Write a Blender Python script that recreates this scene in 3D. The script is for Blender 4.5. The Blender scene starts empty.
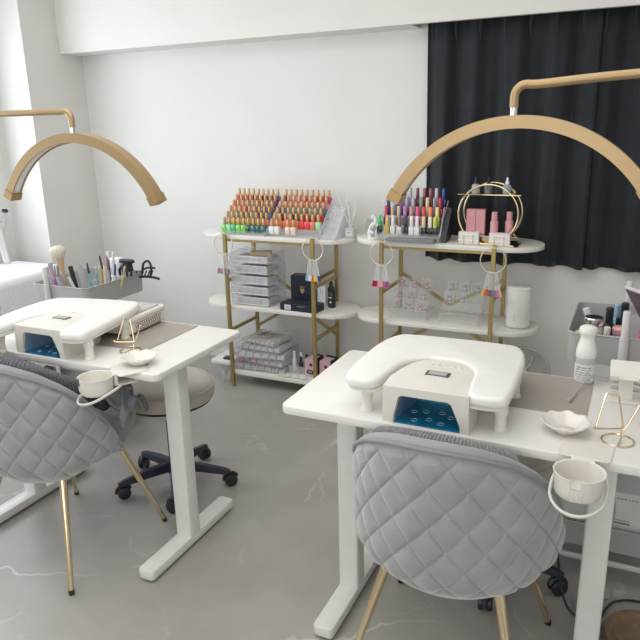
import bpy, bmesh, math, random
from mathutils import Vector, Matrix
random.seed(7)
PI = math.pi
SC = bpy.context.scene
COL = SC.collection
R = math.radians

# ------------------------------------------------------------------ materials
def mat(name, col, rough=.5, metal=0., var=0., scale=20., bump=0., bscale=60., alpha=1., coat=0., sheen=0., spec=.5, emit=None, trans=0., detail=3.):
    m = bpy.data.materials.new(name); m.use_nodes = True
    nt = m.node_tree; N = nt.nodes; L = nt.links
    b = N['Principled BSDF']
    b.inputs['Base Color'].default_value = (*col, 1)
    b.inputs['Roughness'].default_value = rough
    b.inputs['Metallic'].default_value = metal
    b.inputs['Alpha'].default_value = alpha
    b.inputs['Coat Weight'].default_value = coat
    b.inputs['Sheen Weight'].default_value = sheen
    b.inputs['Specular IOR Level'].default_value = spec
    b.inputs['Transmission Weight'].default_value = trans
    if emit:
        b.inputs['Emission Color'].default_value = (*emit[:3], 1); b.inputs['Emission Strength'].default_value = emit[3]
    tc = N.new('ShaderNodeTexCoord')
    nz = N.new('ShaderNodeTexNoise'); nz.inputs['Scale'].default_value = scale; nz.inputs['Detail'].default_value = detail
    L.new(tc.outputs['Object'], nz.inputs['Vector'])
    v = max(var, .02)
    mr = N.new('ShaderNodeMapRange'); mr.inputs['From Min'].default_value = .3; mr.inputs['From Max'].default_value = .7
    mr.inputs['To Min'].default_value = 1 - v; mr.inputs['To Max'].default_value = 1 + v
    L.new(nz.outputs['Fac'], mr.inputs['Value'])
    vm = N.new('ShaderNodeVectorMath'); vm.operation = 'SCALE'
    vm.inputs[0].default_value = col
    L.new(mr.outputs['Result'], vm.inputs['Scale'])
    L.new(vm.outputs['Vector'], b.inputs['Base Color'])
    if bump:
        n2 = N.new('ShaderNodeTexNoise'); n2.inputs['Scale'].default_value = bscale
        L.new(tc.outputs['Object'], n2.inputs['Vector'])
        bp = N.new('ShaderNodeBump'); bp.inputs['Strength'].default_value = bump; bp.inputs['Distance'].default_value = .01
        L.new(n2.outputs['Fac'], bp.inputs['Height']); L.new(bp.outputs['Normal'], b.inputs['Normal'])
    return m

def floor_mat():
    m = bpy.data.materials.new('grey_marble_floor'); m.use_nodes = True
    nt = m.node_tree; N = nt.nodes; L = nt.links; b = N['Principled BSDF']
    b.inputs['Roughness'].default_value = .34
    b.inputs['Specular IOR Level'].default_value = .45
    tc = N.new('ShaderNodeTexCoord')
    n1 = N.new('ShaderNodeTexNoise'); n1.inputs['Scale'].default_value = 1.7; n1.inputs['Detail'].default_value = 6; n1.inputs['Roughness'].default_value = .62
    L.new(tc.outputs['Object'], n1.inputs['Vector'])
    cr = N.new('ShaderNodeValToRGB')
    cr.color_ramp.elements[0].position = .3; cr.color_ramp.elements[0].color = (.33, .315, .295, 1)
    cr.color_ramp.elements[1].position = .72; cr.color_ramp.elements[1].color = (.47, .45, .42, 1)
    L.new(n1.outputs['Fac'], cr.inputs['Fac'])
    # warped cell borders give thin broken veins
    n2 = N.new('ShaderNodeTexNoise'); n2.inputs['Scale'].default_value = 2.6; n2.inputs['Detail'].default_value = 4
    L.new(tc.outputs['Object'], n2.inputs['Vector'])
    mx = N.new('ShaderNodeMix'); mx.data_type = 'VECTOR'; mx.inputs[0].default_value = .32
    L.new(tc.outputs['Object'], mx.inputs[4]); L.new(n2.outputs['Color'], mx.inputs[5])
    def vein(scale, width, lo, hi, amt, prev, seedscale):
        vo = N.new('ShaderNodeTexVoronoi'); vo.feature = 'DISTANCE_TO_EDGE'; vo.inputs['Scale'].default_value = scale
        L.new(mx.outputs[1], vo.inputs['Vector'])
        r = N.new('ShaderNodeMapRange'); r.inputs['From Min'].default_value = 0; r.inputs['From Max'].default_value = width
        r.inputs['To Min'].default_value = 1; r.inputs['To Max'].default_value = 0
        L.new(vo.outputs['Distance'], r.inputs['Value'])
        nm = N.new('ShaderNodeTexNoise'); nm.inputs['Scale'].default_value = seedscale; nm.inputs['Detail'].default_value = 3
        L.new(tc.outputs['Object'], nm.inputs['Vector'])
        r2 = N.new('ShaderNodeMapRange'); r2.inputs['From Min'].default_value = lo; r2.inputs['From Max'].default_value = hi
        L.new(nm.outputs['Fac'], r2.inputs['Value'])
        mu = N.new('ShaderNodeMath'); mu.operation = 'MULTIPLY'
        L.new(r.outputs['Result'], mu.inputs[0]); L.new(r2.outputs['Result'], mu.inputs[1])
        m2 = N.new('ShaderNodeMath'); m2.operation = 'MULTIPLY'; m2.inputs[1].default_value = amt
        L.new(mu.outputs[0], m2.inputs[0])
        mc = N.new('ShaderNodeMix'); mc.data_type = 'RGBA'
        mc.inputs[7].default_value = (.70, .675, .64, 1)
        L.new(m2.outputs[0], mc.inputs[0]); L.new(prev, mc.inputs[6])
        return mc.outputs[2]
    c = vein(2.1, .013, .5, .62, .75, cr.outputs['Color'], 2.3)
    c = vein(4.3, .02, .53, .66, .4, c, 3.7)
    L.new(c, b.inputs['Base Color'])
    r3 = N.new('ShaderNodeMapRange'); r3.inputs['To Min'].default_value = .26; r3.inputs['To Max'].default_value = .44
    L.new(n1.outputs['Fac'], r3.inputs['Value']); L.new(r3.outputs['Result'], b.inputs['Roughness'])
    return m

M = {}
M['floor'] = floor_mat()
M['wall'] = mat('painted_wall', (.85, .845, .825), .85, var=.015, scale=3, bump=.02, bscale=150)
M['wall2'] = mat('painted_pillar', (.80, .79, .76), .85, var=.015, scale=3, bump=.02, bscale=150)
M['beam'] = mat('painted_beam', (.88, .87, .835), .8, var=.01, scale=3)
M['white'] = mat('white_lacquer', (.86, .86, .83), .32, var=.01)
M['desk'] = mat('cream_white_laminate', (.83, .82, .785), .38, var=.01, scale=8)
M['edge'] = mat('white_powder_coat', (.80, .815, .785), .3, var=.01)
M['cream'] = mat('cream_plastic', (.80, .775, .715), .38, var=.01)
M['creamd'] = mat('beige_plastic', (.76, .73, .67), .42, var=.01)
M['leather'] = mat('white_leatherette', (.88, .875, .85), .42, var=.01, bump=.05, bscale=220)
M['gold'] = mat('polished_gold', (.80, .66, .43), .15, 1., var=.03)
M['goldsatin'] = mat('champagne_aluminium', (.44, .31, .165), .4, .55, var=.02)
M['goldcap'] = mat('champagne_plain', (.42, .29, .13), .4, .5, var=.02)
M['brass'] = mat('shelf_brass', (.47, .36, .14), .38, .7, var=.05)
M['chrome'] = mat('chrome', (.75, .75, .76), .18, 1.)
M['led'] = mat('led_diffuser', (.80, .82, .84), .5)
M['velvet'] = mat('silver_grey_velvet', (.33, .334, .345), .6, var=.12, scale=11, sheen=.8, bump=.05, bscale=260)
M['velvet_seam'] = mat('grey_velvet_piping', (.25, .255, .27), .7, var=.05, sheen=.3)
M['seat'] = mat('plain_grey_velvet', (.30, .303, .31), .75, var=.05, sheen=.4)
M['knit'] = mat('grey_knit', (.25, .25, .27), .95, var=.2, scale=120, bump=.5, bscale=320, sheen=.3)
M['knitdark'] = mat('dark_grey_knit', (.13, .13, .145), .95, var=.2, scale=120, bump=.5, bscale=320, sheen=.3)
M['navycloth'] = mat('dark_blue_grey_cloth', (.075, .082, .10), .95, var=.2, scale=60, bump=.3)
M['greycloth'] = mat('washed_grey_cloth', (.23, .24, .26), .95, var=.15, scale=40, bump=.3)
M['taupe'] = mat('taupe_leather_mat', (.40, .365, .325), .5, var=.02, bump=.03, bscale=300)
M['stool'] = mat('taupe_leatherette', (.52, .475, .42), .45, var=.03, bump=.04, bscale=120)
M['black'] = mat('black_plastic', (.018, .022, .03), .38)
M['blackblue'] = mat('black_nylon', (.012, .02, .035), .42)
M['rubber'] = mat('dark_rubber', (.05, .05, .05), .7)
M['curtain'] = mat('navy_black_curtain', (.012, .016, .023), .8, var=.3, scale=9, sheen=.18, bump=.05, bscale=400)
M['shelf'] = mat('shelf_board', (.83, .81, .76), .42, var=.01)
M['acryl'] = mat('clear_acrylic', (.88, .90, .92), .08, alpha=.10, spec=.8)
M['acryl_e'] = mat('acrylic_edge', (.90, .92, .94), .15, alpha=.38, spec=.8)
M['frost'] = mat('frosted_plastic', (.93, .93, .97), .25, alpha=.22, var=.03)
M['frostsolid'] = mat('milky_drawer_front', (.92, .92, .98), .25, alpha=.36, var=.04)
M['grey'] = mat('light_grey_metal', (.46, .45, .45), .5, var=.02)
M['greyl'] = mat('pale_grey_plastic', (.63, .62, .61), .5, var=.02)
M['sheet'] = mat('white_sheet', (.88, .89, .91), .8, var=.02, bump=.06, bscale=30)
M['sheer'] = mat('sheer_white_fabric', (.84, .86, .87), .85, var=.04, scale=60, bump=.2, bscale=90)
M['china'] = mat('pearl_ceramic', (.86, .83, .78), .16, var=.04, scale=12, coat=.6)
M['bluein'] = mat('blue_lamp_floor', (.01, .22, .42), .12, .3, var=.25, scale=25, coat=.5)
M['mirror'] = mat('mirrored_lining', (.55, .68, .80), .2, .5)
M['tealback'] = mat('teal_lining', (.10, .42, .46), .3, .1)
M['screen'] = mat('dark_display', (.12, .12, .12), .2)
M['navybox'] = mat('navy_card', (.018, .022, .042), .5)
M['pink'] = mat('soft_pink', (.72, .36, .38), .45)
M['pinkb'] = mat('pink_card', (.70, .33, .36), .5)
M['wood'] = mat('brown_wicker', (.24, .165, .10), .8, var=.2, scale=40, bump=.4)
M['label'] = mat('white_label', (.80, .80, .79), .6)
M['ink'] = mat('grey_print', (.25, .25, .27), .7)
M['goldink'] = mat('gold_print', (.6, .45, .2), .4, .6)
M['glasslid'] = mat('greenish_glass', (.45, .47, .44), .1, alpha=.5, spec=.8)
M['liquid'] = mat('clear_liquid_bottle', (.80, .82, .82), .1, alpha=.62, spec=.8)
M['bag'] = mat('thin_white_bag', (.80, .80, .80), .5, alpha=.6, var=.06)
M['trim'] = mat('white_trim', (.84, .84, .83), .5)
M['sky'] = mat('window_pane_glass', (.9, .93, 1), .05, alpha=.15)
_cm = {}
def cmat(col, rough=.25, coat=.5, metal=0.):
    k = (tuple(round(c, 3) for c in col), rough, metal)
    if k not in _cm: _cm[k] = mat('tint_%02d' % len(_cm), col, rough, metal, coat=coat)
    return _cm[k]

# ------------------------------------------------------------------ mesh builder
class MB:
    def __init__(s): s.v = []; s.f = []; s.sm = []
    def add(s, vs, fs, smooth=True, mx=None):
        o = len(s.v)
        for p in vs:
            p = Vector(p)
            if mx is not None: p = mx @ p
            s.v.append(p)
        for f in fs:
            s.f.append([i + o for i in f]); s.sm.append(smooth)
        return s
    def box(s, x0, x1, y0, y1, z0, z1, mx=None):
        vs = [(x, y, z) for z in (z0, z1) for y in (y0, y1) for x in (x0, x1)]
        return s.add(vs, [(0, 2, 3, 1), (4, 5, 7, 6), (0, 1, 5, 4), (2, 6, 7, 3), (0, 4, 6, 2), (1, 3, 7, 5)], False, mx)
    def cbox(s, cx, cy, cz, dx, dy, dz, mx=None):
        return s.box(cx-dx/2, cx+dx/2, cy-dy/2, cy+dy/2, cz-dz/2, cz+dz/2, mx)
    def lathe(s, prof, n=24, c=(0, 0, 0), mx=None, cap0=True, cap1=True, sx=1., sy=1.):
        vs = []; fs = []
        for r, z in prof:
            for i in range(n):
                a = 2*PI*i/n; vs.append((c[0]+r*math.cos(a)*sx, c[1]+r*math.sin(a)*sy, c[2]+z))
        for k in range(len(prof)-1):
            for i in range(n):
                j = (i+1) % n
                fs.append((k*n+i, k*n+j, (k+1)*n+j, (k+1)*n+i))
        s.add(vs, fs, True, mx)
        o = len(s.v) - len(vs)
        if cap0: s.f.append([o+i for i in range(n)][::-1]); s.sm.append(False)
        if cap1: s.f.append([o+(len(prof)-1)*n+i for i in range(n)]); s.sm.append(False)
        return s
    def tube(s, pts, r, n=10, closed=False, mx=None, rs=None, flat=1.):
        pts = [Vector(p) for p in pts]; m = len(pts)
        vs = []; fs = []; up = None
        for i, p in enumerate(pts):
            if closed: t = pts[(i+1) % m] - pts[i-1]
            else: t = pts[min(i+1, m-1)] - pts[max(i-1, 0)]
            t.normalize()
            if up is None:
                up = Vector((0, 0, 1)) if abs(t.z) < .9 else Vector((0, 1, 0))
            a = t.cross(up)
            if a.length < 1e-5: a = t.orthogonal()
            a.normalize(); b = a.cross(t).normalized(); up = b
            rr = rs[i] if rs else r
            for k in range(n):
                q = 2*PI*k/n; vs.append(p + a*rr*math.cos(q) + b*rr*flat*math.sin(q))
        for i in range(m if closed else m-1):
            j = (i+1) % m
            for k in range(n):
                l = (k+1) % n; fs.append((i*n+k, i*n+l, j*n+l, j*n+k))
        s.add(vs, fs, True, mx)
        if not closed:
            o = len(s.v)-len(vs)
            s.f.append([o+k for k in range(n)][::-1]); s.sm.append(False)
            s.f.append([o+(m-1)*n+k for k in range(n)]); s.sm.append(False)
        return s
    def slab(s, pts, z0, z1, r=0., seg=4, mx=None, smooth=True, bot=True):
        """outline (ccw) extruded in z with rounded rims of radius r"""
        n = len(pts); P = [Vector((p[0], p[1])) for p in pts]; nrm = []
        for i in range(n):
            e = P[(i+1) % n] - P[i-1]; e.normalize(); nrm.append(Vector((e.y, -e.x)))
        lv = []
        if r > 0:
            if bot:
                for k in range(seg+1):
                    a = PI/2*k/seg; lv.append((-r*(1-math.sin(a)), z0 + r*(1-math.cos(a))))
            else: lv.append((0, z0))
            for k in range(seg+1):
                a = PI/2*k/seg; lv.append((-r*(1-math.cos(a)), z1 - r*(1-math.sin(a))))
        else: lv = [(0, z0), (0, z1)]
        vs = []; fs = []
        for off, z in lv:
            for i in range(n):
                q = P[i] + nrm[i]*off; vs.append((q.x, q.y, z))
        for k in range(len(lv)-1):
            for i in range(n):
                j = (i+1) % n; fs.append((k*n+i, k*n+j, (k+1)*n+j, (k+1)*n+i))
        s.add(vs, fs, smooth, mx)
        o = len(s.v)-len(vs)
        s.f.append([o+i for i in range(n)][::-1]); s.sm.append(False)
        s.f.append([o+(len(lv)-1)*n+i for i in range(n)]); s.sm.append(False)
        return s
    def grid(s, nu, nv, fn, closeu=False, smooth=True, mx=None):
        vs = [fn(i/(nu if closeu else nu-1), j/(nv-1)) for j in range(nv) for i in range(nu)]
        fs = []
        for j in range(nv-1):
            for i in range(nu if closeu else nu-1):
                k = (i+1) % nu; fs.append((j*nu+i, j*nu+k, (j+1)*nu+k, (j+1)*nu+i))
        return s.add(vs, fs, smooth, mx)
    def mesh(s, name):
        me = bpy.data.meshes.new(name)
        me.from_pydata([tuple(v) for v in s.v], [], s.f)
        me.polygons.foreach_set('use_smooth', s.sm); me.update()
        return me
    def obj(s, name, m, parent=None, bevel=0., solid=0., sharp=40):
        me = s.mesh(name); me.materials.append(m)
        o = bpy.data.objects.new(name, me); COL.objects.link(o)
        if parent is not None: o.parent = parent
        if solid:
            d = o.modifiers.new('solid', 'SOLIDIFY'); d.thickness = abs(solid); d.offset = -1 if solid > 0 else 1
        if bevel:
            d = o.modifiers.new('bevel', 'BEVEL'); d.width = bevel; d.segments = 3; d.limit_method = 'ANGLE'; d.angle_limit = R(35)
            d.harden_normals = False
        try: me.set_sharp_from_angle(angle=R(sharp))
        except Exception: pass
        return o

def tag(o, label=None, cat=None, group=None, kind=None):
    if label: o['label'] = label
    if cat: o['category'] = cat
    if group: o['group'] = group
    if kind: o['kind'] = kind
    return o
def thing(name, label, cat, loc=(0, 0, 0), rz=0., group=None):
    o = bpy.data.objects.new(name, None); o.empty_display_size = .05; COL.objects.link(o)
    o.location = loc; o.rotation_euler = (0, 0, rz)
    return tag(o, label, cat, group)
def struct(mb, name, m, **k):
    o = mb.obj(name, m, **k); o['kind'] = 'structure'; return o
def dup(root, loc=None, rz=None, label=None, group=None):
    kids = [(c, c.children) for c in root.children]
    r = root.copy(); COL.objects.link(r)
    if loc is not None: r.location = loc
    if rz is not None: r.rotation_euler = (0, 0, rz)
    if label: r['label'] = label
    if group: r['group'] = group
    for ch, gs in kids:
        c = ch.copy(); COL.objects.link(c); c.parent = r
        for g in gs:
            d = g.copy(); COL.objects.link(d); d.parent = c
    return r

def rrect(x0, x1, y0, y1, r, n=6):
    out = []
    for cx, cy, a0 in ((x1-r, y0+r, -PI/2), (x1-r, y1-r, 0), (x0+r, y1-r, PI/2), (x0+r, y0+r, PI)):
        for k in range(n+1):
            a = a0 + PI/2*k/n; out.append((cx+r*math.cos(a), cy+r*math.sin(a)))
    return out
def stadium(x0, x1, y0, y1, n=18):
    r = (y1-y0)/2; cy = (y0+y1)/2; out = []
    for k in range(n+1):
        a = -PI/2 + PI*k/n; out.append((x1-r+r*math.cos(a), cy+r*math.sin(a)))
    for k in range(n+1):
        a = PI/2 + PI*k/n; out.append((x0+r+r*math.cos(a), cy+r*math.sin(a)))
    return out
def catmull(P, n=6, closed=True):
    out = []; m = len(P)
    rng = range(m) if closed else range(m-1)
    for i in rng:
        if closed: p = [P[(i+k) % m] for k in (-1, 0, 1, 2)]
        else: p = [P[max(i-1, 0)], P[i], P[i+1], P[min(i+2, m-1)]]
        p = [Vector(q) for q in p]
        for k in range(n):
            t = k/n
            out.append(.5*((2*p[1]) + (p[2]-p[0])*t + (2*p[0]-5*p[1]+4*p[2]-p[3])*t*t + (3*p[1]-p[0]-3*p[2]+p[3])*t**3))
    if not closed: out.append(Vector(P[-1]))
    return out
def circ(c, r, n=32, plane='xz', a0=0., a1=2*PI, closed=True):
    out = []
    for i in range(n if closed else n+1):
        a = a0 + (a1-a0)*i/n; u, v = r*math.cos(a), r*math.sin(a)
        out.append({'xz': (c[0]+u, c[1], c[2]+v), 'xy': (c[0]+u, c[1]+v, c[2]), 'yz': (c[0], c[1]+u, c[2]+v)}[plane])
    return out

# ------------------------------------------------------------------ room
W = 3.60; PX = -3.394; PY = 3.125; XL = -3.70; XR = 1.7; YF = -1.6; ZC = 2.45
struct(MB().box(XL-.1, XR+.1, YF-.1, W+.1, -.06, 0), 'floor', M['floor'])
struct(MB().box(XL-.1, XR+.1, YF-.1, W+.1, ZC, ZC+.06), 'ceiling', M['beam'])
struct(MB().box(PX-.0, XR+.1, W, W+.1, 0, ZC), 'wall_back', M['wall'])
struct(MB().box(XL-.1, PX, PY, W+.1, 0, ZC), 'wall_pillar', M['wall2'])
struct(MB().box(XR, XR+.1, YF, W, 0, ZC), 'wall_right', M['wall'])
struct(MB().box(XL, XR, YF-.1, YF, 0, ZC), 'wall_front', M['wall'])
WY0, WY1, WZ0, WZ1 = .5, 2.98, .88, 2.2
wl = MB(); wl.box(XL-.1, XL, YF, WY0, 0, ZC); wl.box(XL-.1, XL, WY1, PY, 0, ZC); wl.box(XL-.1, XL, WY0, WY1, 0, WZ0); wl.box(XL-.1, XL, WY0, WY1, WZ1, ZC)
struct(wl, 'wall_left', M['wall'])
wf = MB()
wf.box(XL-.09, XL-.03, WY0, WY0+.05, WZ0, WZ1); wf.box(XL-.09, XL-.03, WY1-.05, WY1, WZ0, WZ1)
wf.box(XL-.09, XL-.03, WY0, WY1, WZ0, WZ0+.05); wf.box(XL-.09, XL-.03, WY0, WY1, WZ1-.05, WZ1)
wf.box(XL-.09, XL-.03, 1.70, 1.76, WZ0, WZ1)
w1 = struct(wf, 'window_1', M['trim'])
MB().box(XL-.065, XL-.06, WY0+.05, WY1-.05, WZ0+.05, WZ1-.05).obj('pane', M['sky'], w1)
MB().box(XL-.1, XL+.03, WY0-.05, WY1+.05, WZ0-.03, WZ0).obj('window_sill', M['creamd'], w1)
struct(MB().box(PX, -1.10, 3.41, W, 1.957, ZC).box(-1.10, XR, 3.41, 3.44, 1.957, ZC).box(-1.10, XR, 3.44, W, 2.09, ZC), 'trim_1', M['beam'])
struct(MB().box(PX, XR, W-.008, W, 0, .045), 'baseboard_back', M['wall'])

# curtain: two pleated panels, each its own thing, hanging in front of the window behind
def curtain_panel(x0, x1, label, ph):
    nx = int((x1-x0)*190); t = thing('curtain', label, 'curtain', (x0, 3.535+(.014 if x0 > -.5 else 0), 0), 0, 'dark curtain panels')
    def f(u, v):
        x = u*(x1-x0); z = 2.07 - v*(2.07-.775)
        amp = .014 + .022*min(1, v*1.3)
        y = amp*math.sin(x*2*PI/.165+ph + 1.3*math.sin(x*6.3+ph)) + amp*.22*math.sin(x*2*PI/.071+1.7*ph+v*1.1)
        y += .012*math.sin(x*9+v*2)*v
        z += .003*math.sin(x*2*PI/.125+1)*v**6
        return (x+.012*v*math.sin(x*23+ph), y, z)
    MB().grid(nx, 50, f).obj('fabric', M['curtain'], t, solid=.002)
    k = .04
    while k < x1-x0-.03:
        hb = MB(); hb.tube([(k, -.020, 2.05), (k+.002, -.028, 1.96), (k-.002, -.03, 1.93), (k, -.022, 1.88)], .007, 8, rs=[.004, .008, .007, .002]); k += .118
        hb.obj('pleat', M['curtain'], t)
curtain_panel(-1.048, -.225, 'dark navy curtain panel on the left, hanging behind the lamp arch and gold ring stand', .3)
curtain_panel(-.245, .75, 'dark navy curtain panel on the right, reaching the right edge behind the lamp arm', 1.9)
rl = MB().box(-1.09, 1.2, 3.525, 3.545, 2.078, 2.09)
tag(rl.obj('curtain_rail', M['greyl']), 'thin grey curtain rail under the ceiling beam above the dark curtain', 'rail')

# ------------------------------------------------------------------ desks
DZ = .755
def make_desk(x0, x1, y0, y1, label, ldy=0., ins=.109, fl=.25):
    cx = (x0+x1)/2
    t = thing('manicure_desk', label, 'desk', (cx, (y0+y1)/2, 0), 0, 'white height-adjustable desks')
    hx = (x1-x0)/2; hy = (y1-y0)/2
    MB().slab(rrect(-hx, hx, -hy, hy, .024), DZ-.024, DZ, .003, 2).obj('tabletop', M['desk'], t)
    for s in (-1, 1):
        X = s*(hx-ins)
        lg = MB().slab(rrect(X-.033, X+.033, -.045+ldy, .018+ldy, .008, 3), .042, DZ-.05, 0)
        lg.obj('leg', M['edge'], t)
        MB().slab(rrect(X-.033, X+.033, -fl+ldy, .25+ldy, .016, 4), .010, .045, .005, 2).obj('foot', M['edge'], t)
        for yy in (-.22, .22): MB().lathe([(.018, 0), (.018, .012)], 14, (X, yy+ldy, 0)).obj('foot_pad', M['black'], t)
        MB().box(X-.03, X+.03, -.2, .2, DZ-.05, DZ-.024).obj('bracket', M['edge'], t, bevel=.003)
    MB().box(-hx+.11, hx-.11, -.05, .0, DZ-.065, DZ-.026).obj('crossbar', M['edge'], t, bevel=.003)
    for q in (-.2, -.175, -.13):
        sc = MB(); sc.box(q, q+.008, -hy+.03, -hy+.04, DZ-.05, DZ-.024); sc.box(q, q+.02, -hy+.03, -hy+.04, DZ-.05, DZ-.044)
        sc.obj('clip', M['black'], t)
    return t
make_desk(-.843, .098, 1.498, 2.012, 'white desk in the right foreground, with the quilted chair fully in view')
make_desk(-2.280, -1.312, 1.552, 2.066, 'white desk on the left, cut by the left edge of the photo', -.035, .091, .268)

# ------------------------------------------------------------------ quilted chair
def make_chair(label, loc, rz):
    t = thing('quilted_chair', label, 'chair', loc, rz, 'grey quilted shell chairs')
    PM = R(96)
    def sstep(a, b, x):
        x = max(0, min(1, (x-a)/(b-a))); return x*x*(3-2*x)
    def ztop(p): # p angle from the back direction
        a = math.degrees(abs(p)); T = ((0, .794), (20, .787), (40, .756), (56, .708), (69, .652), (80, .585), (90, .505), (96, .435), (120, .36))
        for k in range(8):
            if a <= T[k+1][0]:
                p0 = T[max(k-1, 0)][1] if k else T[1][1]; p1 = T[k][1]; p2 = T[k+1][1]; p3 = T[min(k+2, 8)][1]; q = (a-T[k][0])/(T[k+1][0]-T[k][0])
                return p1 + .5*q*((p2-p0)+q*((2*p0-5*p1+4*p2-p3)+q*(3*p1-p0-3*p2+p3))) if k else p1+(p2-p1)*q*q
        return .47
    def zbot(p):
        a = abs(p); return .357 + .045*sstep(R(45), PM, a)
    def plan(p, r):
        # superellipse-ish tub, deeper than wide
        x = r*math.sin(p); y = -r*math.cos(p)*1.02
        return x, y
    def rad(t_):
        # radius vs height 0..1: curls in at the bottom, flares a little at the top
        b = max(0, 1-t_/.33)
        return .268*(1 - .22*b**2.6) + .006*t_
    def outer(u, v, quilt=True):
        p = -PM + 2*PM*u
        zt, zb = ztop(p), zbot(p); z = zb + (zt-zb)*v
        r = rad(v) - .03*sstep(R(80), PM, abs(p))*0
        if quilt:
            sarc = p*.268
            a = sarc/.090 + (z-.37)/.108; b = sarc/.090 - (z-.37)/.108
            fa = abs(math.sin(PI*a)); fb = abs(math.sin(PI*b))
            e = max(0, min((v-.02)/.09, (.97-v)/.05, (u-.005)/.02, (.995-u)/.02, 1))
            r += e*(.0065*(1-math.exp(-5.5*fa))*(1-math.exp(-5.5*fb)) + .0045*fa*fb)
        x, y = plan(p, r)
        return (x, y, z)
    NU, NV = 460, 170
    MB().grid(NU, NV, outer).obj('backrest', M['velvet'], t)
    def inner(u, v):
        p = PM - 2*PM*u; zt = ztop(p)
        z = zt - (zt-.43)*v
        x, y = plan(p, rad(1)-.034-.012*math.sin(PI*min(1, v*1.2))*0)
        return (x, y, z)
    inn = MB().grid(80, 14, inner)
    # rim joining outer and inner, rounded
    def rim(u, v):
        p = -PM+2*PM*u; a = PI*v; rr = rad(1)-.017+.017*math.cos(a)
        x, y = plan(p, rr); return (x, y, ztop(p)+.011*math.sin(a))
    inn.grid(100, 8, rim)
    # front edges of both arms
    for s in (-1, 1):
        def edge(u, v, s=s):
            a = PI*u; p = s*PM; rr = rad(v)-.017+.017*math.cos(a); p2 = p + s*.045*math.sin(a)
            x, y = plan(p2, rr); z = zbot(p)+(ztop(p)-zbot(p))*v
            return (x, y, z)
        inn.grid(8, 14, edge)
    inn.obj('shell_lining', M['seat'], t)
    pts = [plan(-PM+2*PM*i/90, rad(1)+.004)+(ztop(-PM+2*PM*i/90)-.004,) for i in range(91)]
    MB().tube(pts, .0048, 8).obj('piping', M['velvet_seam'], t)
    # seat cushion and its underside
    def so(k):
        out = []
        for i in range(48):
            a = 2*PI*i/48; c, s_ = math.cos(a), math.sin(a)
            r = .226*k
            out.append((r*c*1.0, r*s_*(1.15 if s_ > 0 else .93)))
        return out
    MB().slab(so(1.0), .395, .470, .028, 6).obj('seat', M['seat'], t)
    def side(u, v):
        a = R(62) + (2*PI-R(124))*u; c = math.cos(a); q = abs(math.degrees(a)-180)
        top = .480 + .125*sstep(62, 112, q)
        # v: outer wall, rounded top, inner wall
        if v < .55: z = .385 + (top-.385)*v/.55; rr = .252*(1-.16*(1-v/.55)**2.5)
        elif v < .8: k = (v-.55)/.25*PI; rr = .252-.014+.014*math.cos(k); z = top+.014*math.sin(k)
        else: rr = .224; z = top - (top-.43)*(v-.8)/.2
        return (rr*math.sin(a), -rr*c*(1.02 if c > 0 else 1.16), z)
    MB().grid(90, 26, side).obj('seat_side', M['seat'], t)
    MB().slab(so(.84), .368, .40, .012, 3).obj('seat_pan', M['seat'], t)
    for yy in (-.12, .12): MB().box(-.15, .15, yy-.01, yy+.01, .358, .372).obj('frame_bar', M['rubber'], t)
    for sx in (-1, 1):
        for sy in (-1, 1):
            top = Vector((sx*.145, sy*.130, .374)); bot = Vector((sx*.238, sy*.238, .012))
            lo = MB().tube([top.lerp(bot, k/4) for k in range(5)], .012, 14, rs=[.0135, .0125, .0112, .010, .0088]).obj('leg', M['gold'], t)
            MB().tube([bot+Vector((0, 0, .004)), bot+Vector((sx*.002, sy*.002, -.012))], .0098, 12).obj('foot_cap', M['black'], lo)
    return t
ch = make_chair('grey diamond-quilted velvet chair with gold legs at the right-hand desk', (-.367, 1.612, 0), R(-1))
dup(ch, (-1.825, 1.605, 0), R(-2), 'grey diamond-quilted velvet chair with gold legs at the left desk')

# ------------------------------------------------------------------ knitted blankets on the chairs
def ribbed_roll(name, label, pts, rx, rz, m, ribs, group=None, depth=.12):
    """folded knitted blanket: a thick fold following pts with ribs across, hanging down inside the back"""
    P = catmull(pts, 12, False); n = len(P)
    L_ = [0]
    for i in range(1, n): L_.append(L_[-1]+(P[i]-P[i-1]).length)
    tot = L_[-1]; NU = int(ribs*10); NVv = 22
    def at(s):
        for i in range(1, n):
            if L_[i] >= s: 
                k = (s-L_[i-1])/max(1e-6, L_[i]-L_[i-1]); return P[i-1].lerp(P[i], k), (P[i]-P[i-1]).normalized()
        return P[-1], (P[-1]-P[-2]).normalized()
    def f(u, v):
        p, t = at(u*tot); nrm = Vector((-t.y, t.x, 0)).normalized()
        rib = .82 + .18*abs(math.sin(PI*ribs*u))
        endf = min(1, min(u, 1-u)/.03+.35)
        a = 2*PI*v
        cy, cz = math.cos(a), math.sin(a)
        yy = rx*cy*rib*endf; zz = rz*cz*rib*endf if cz > 0 else depth*cz*endf
        return p + nrm*yy + Vector((0, 0, zz))
    return MB().grid(NU, NVv, f), (lambda u: at(u*tot)[0])
g, _ = ribbed_roll('', '', [(-.545, 1.470, .738), (-.49, 1.430, .762), (-.39, 1.408, .775), (-.28, 1.415, .768), (-.190, 1.455, .735)], .024, .020, M['knit'], 46)
tag(g.obj('knitted_blanket', M['knit']), 'light grey ribbed knitted blanket folded inside the back of the right chair', 'blanket')
g, _ = ribbed_roll('', '', [(-2.03, 1.50, .73), (-1.95, 1.425, .768), (-1.82, 1.400, .782), (-1.71, 1.430, .765), (-1.660, 1.500, .71), (-1.650, 1.58, .65)], .028, .022, M['knitdark'], 48)
tag(g.obj('knitted_blanket', M['knitdark']), 'dark grey ribbed knitted blanket folded inside the back of the left chair', 'blanket')
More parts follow.
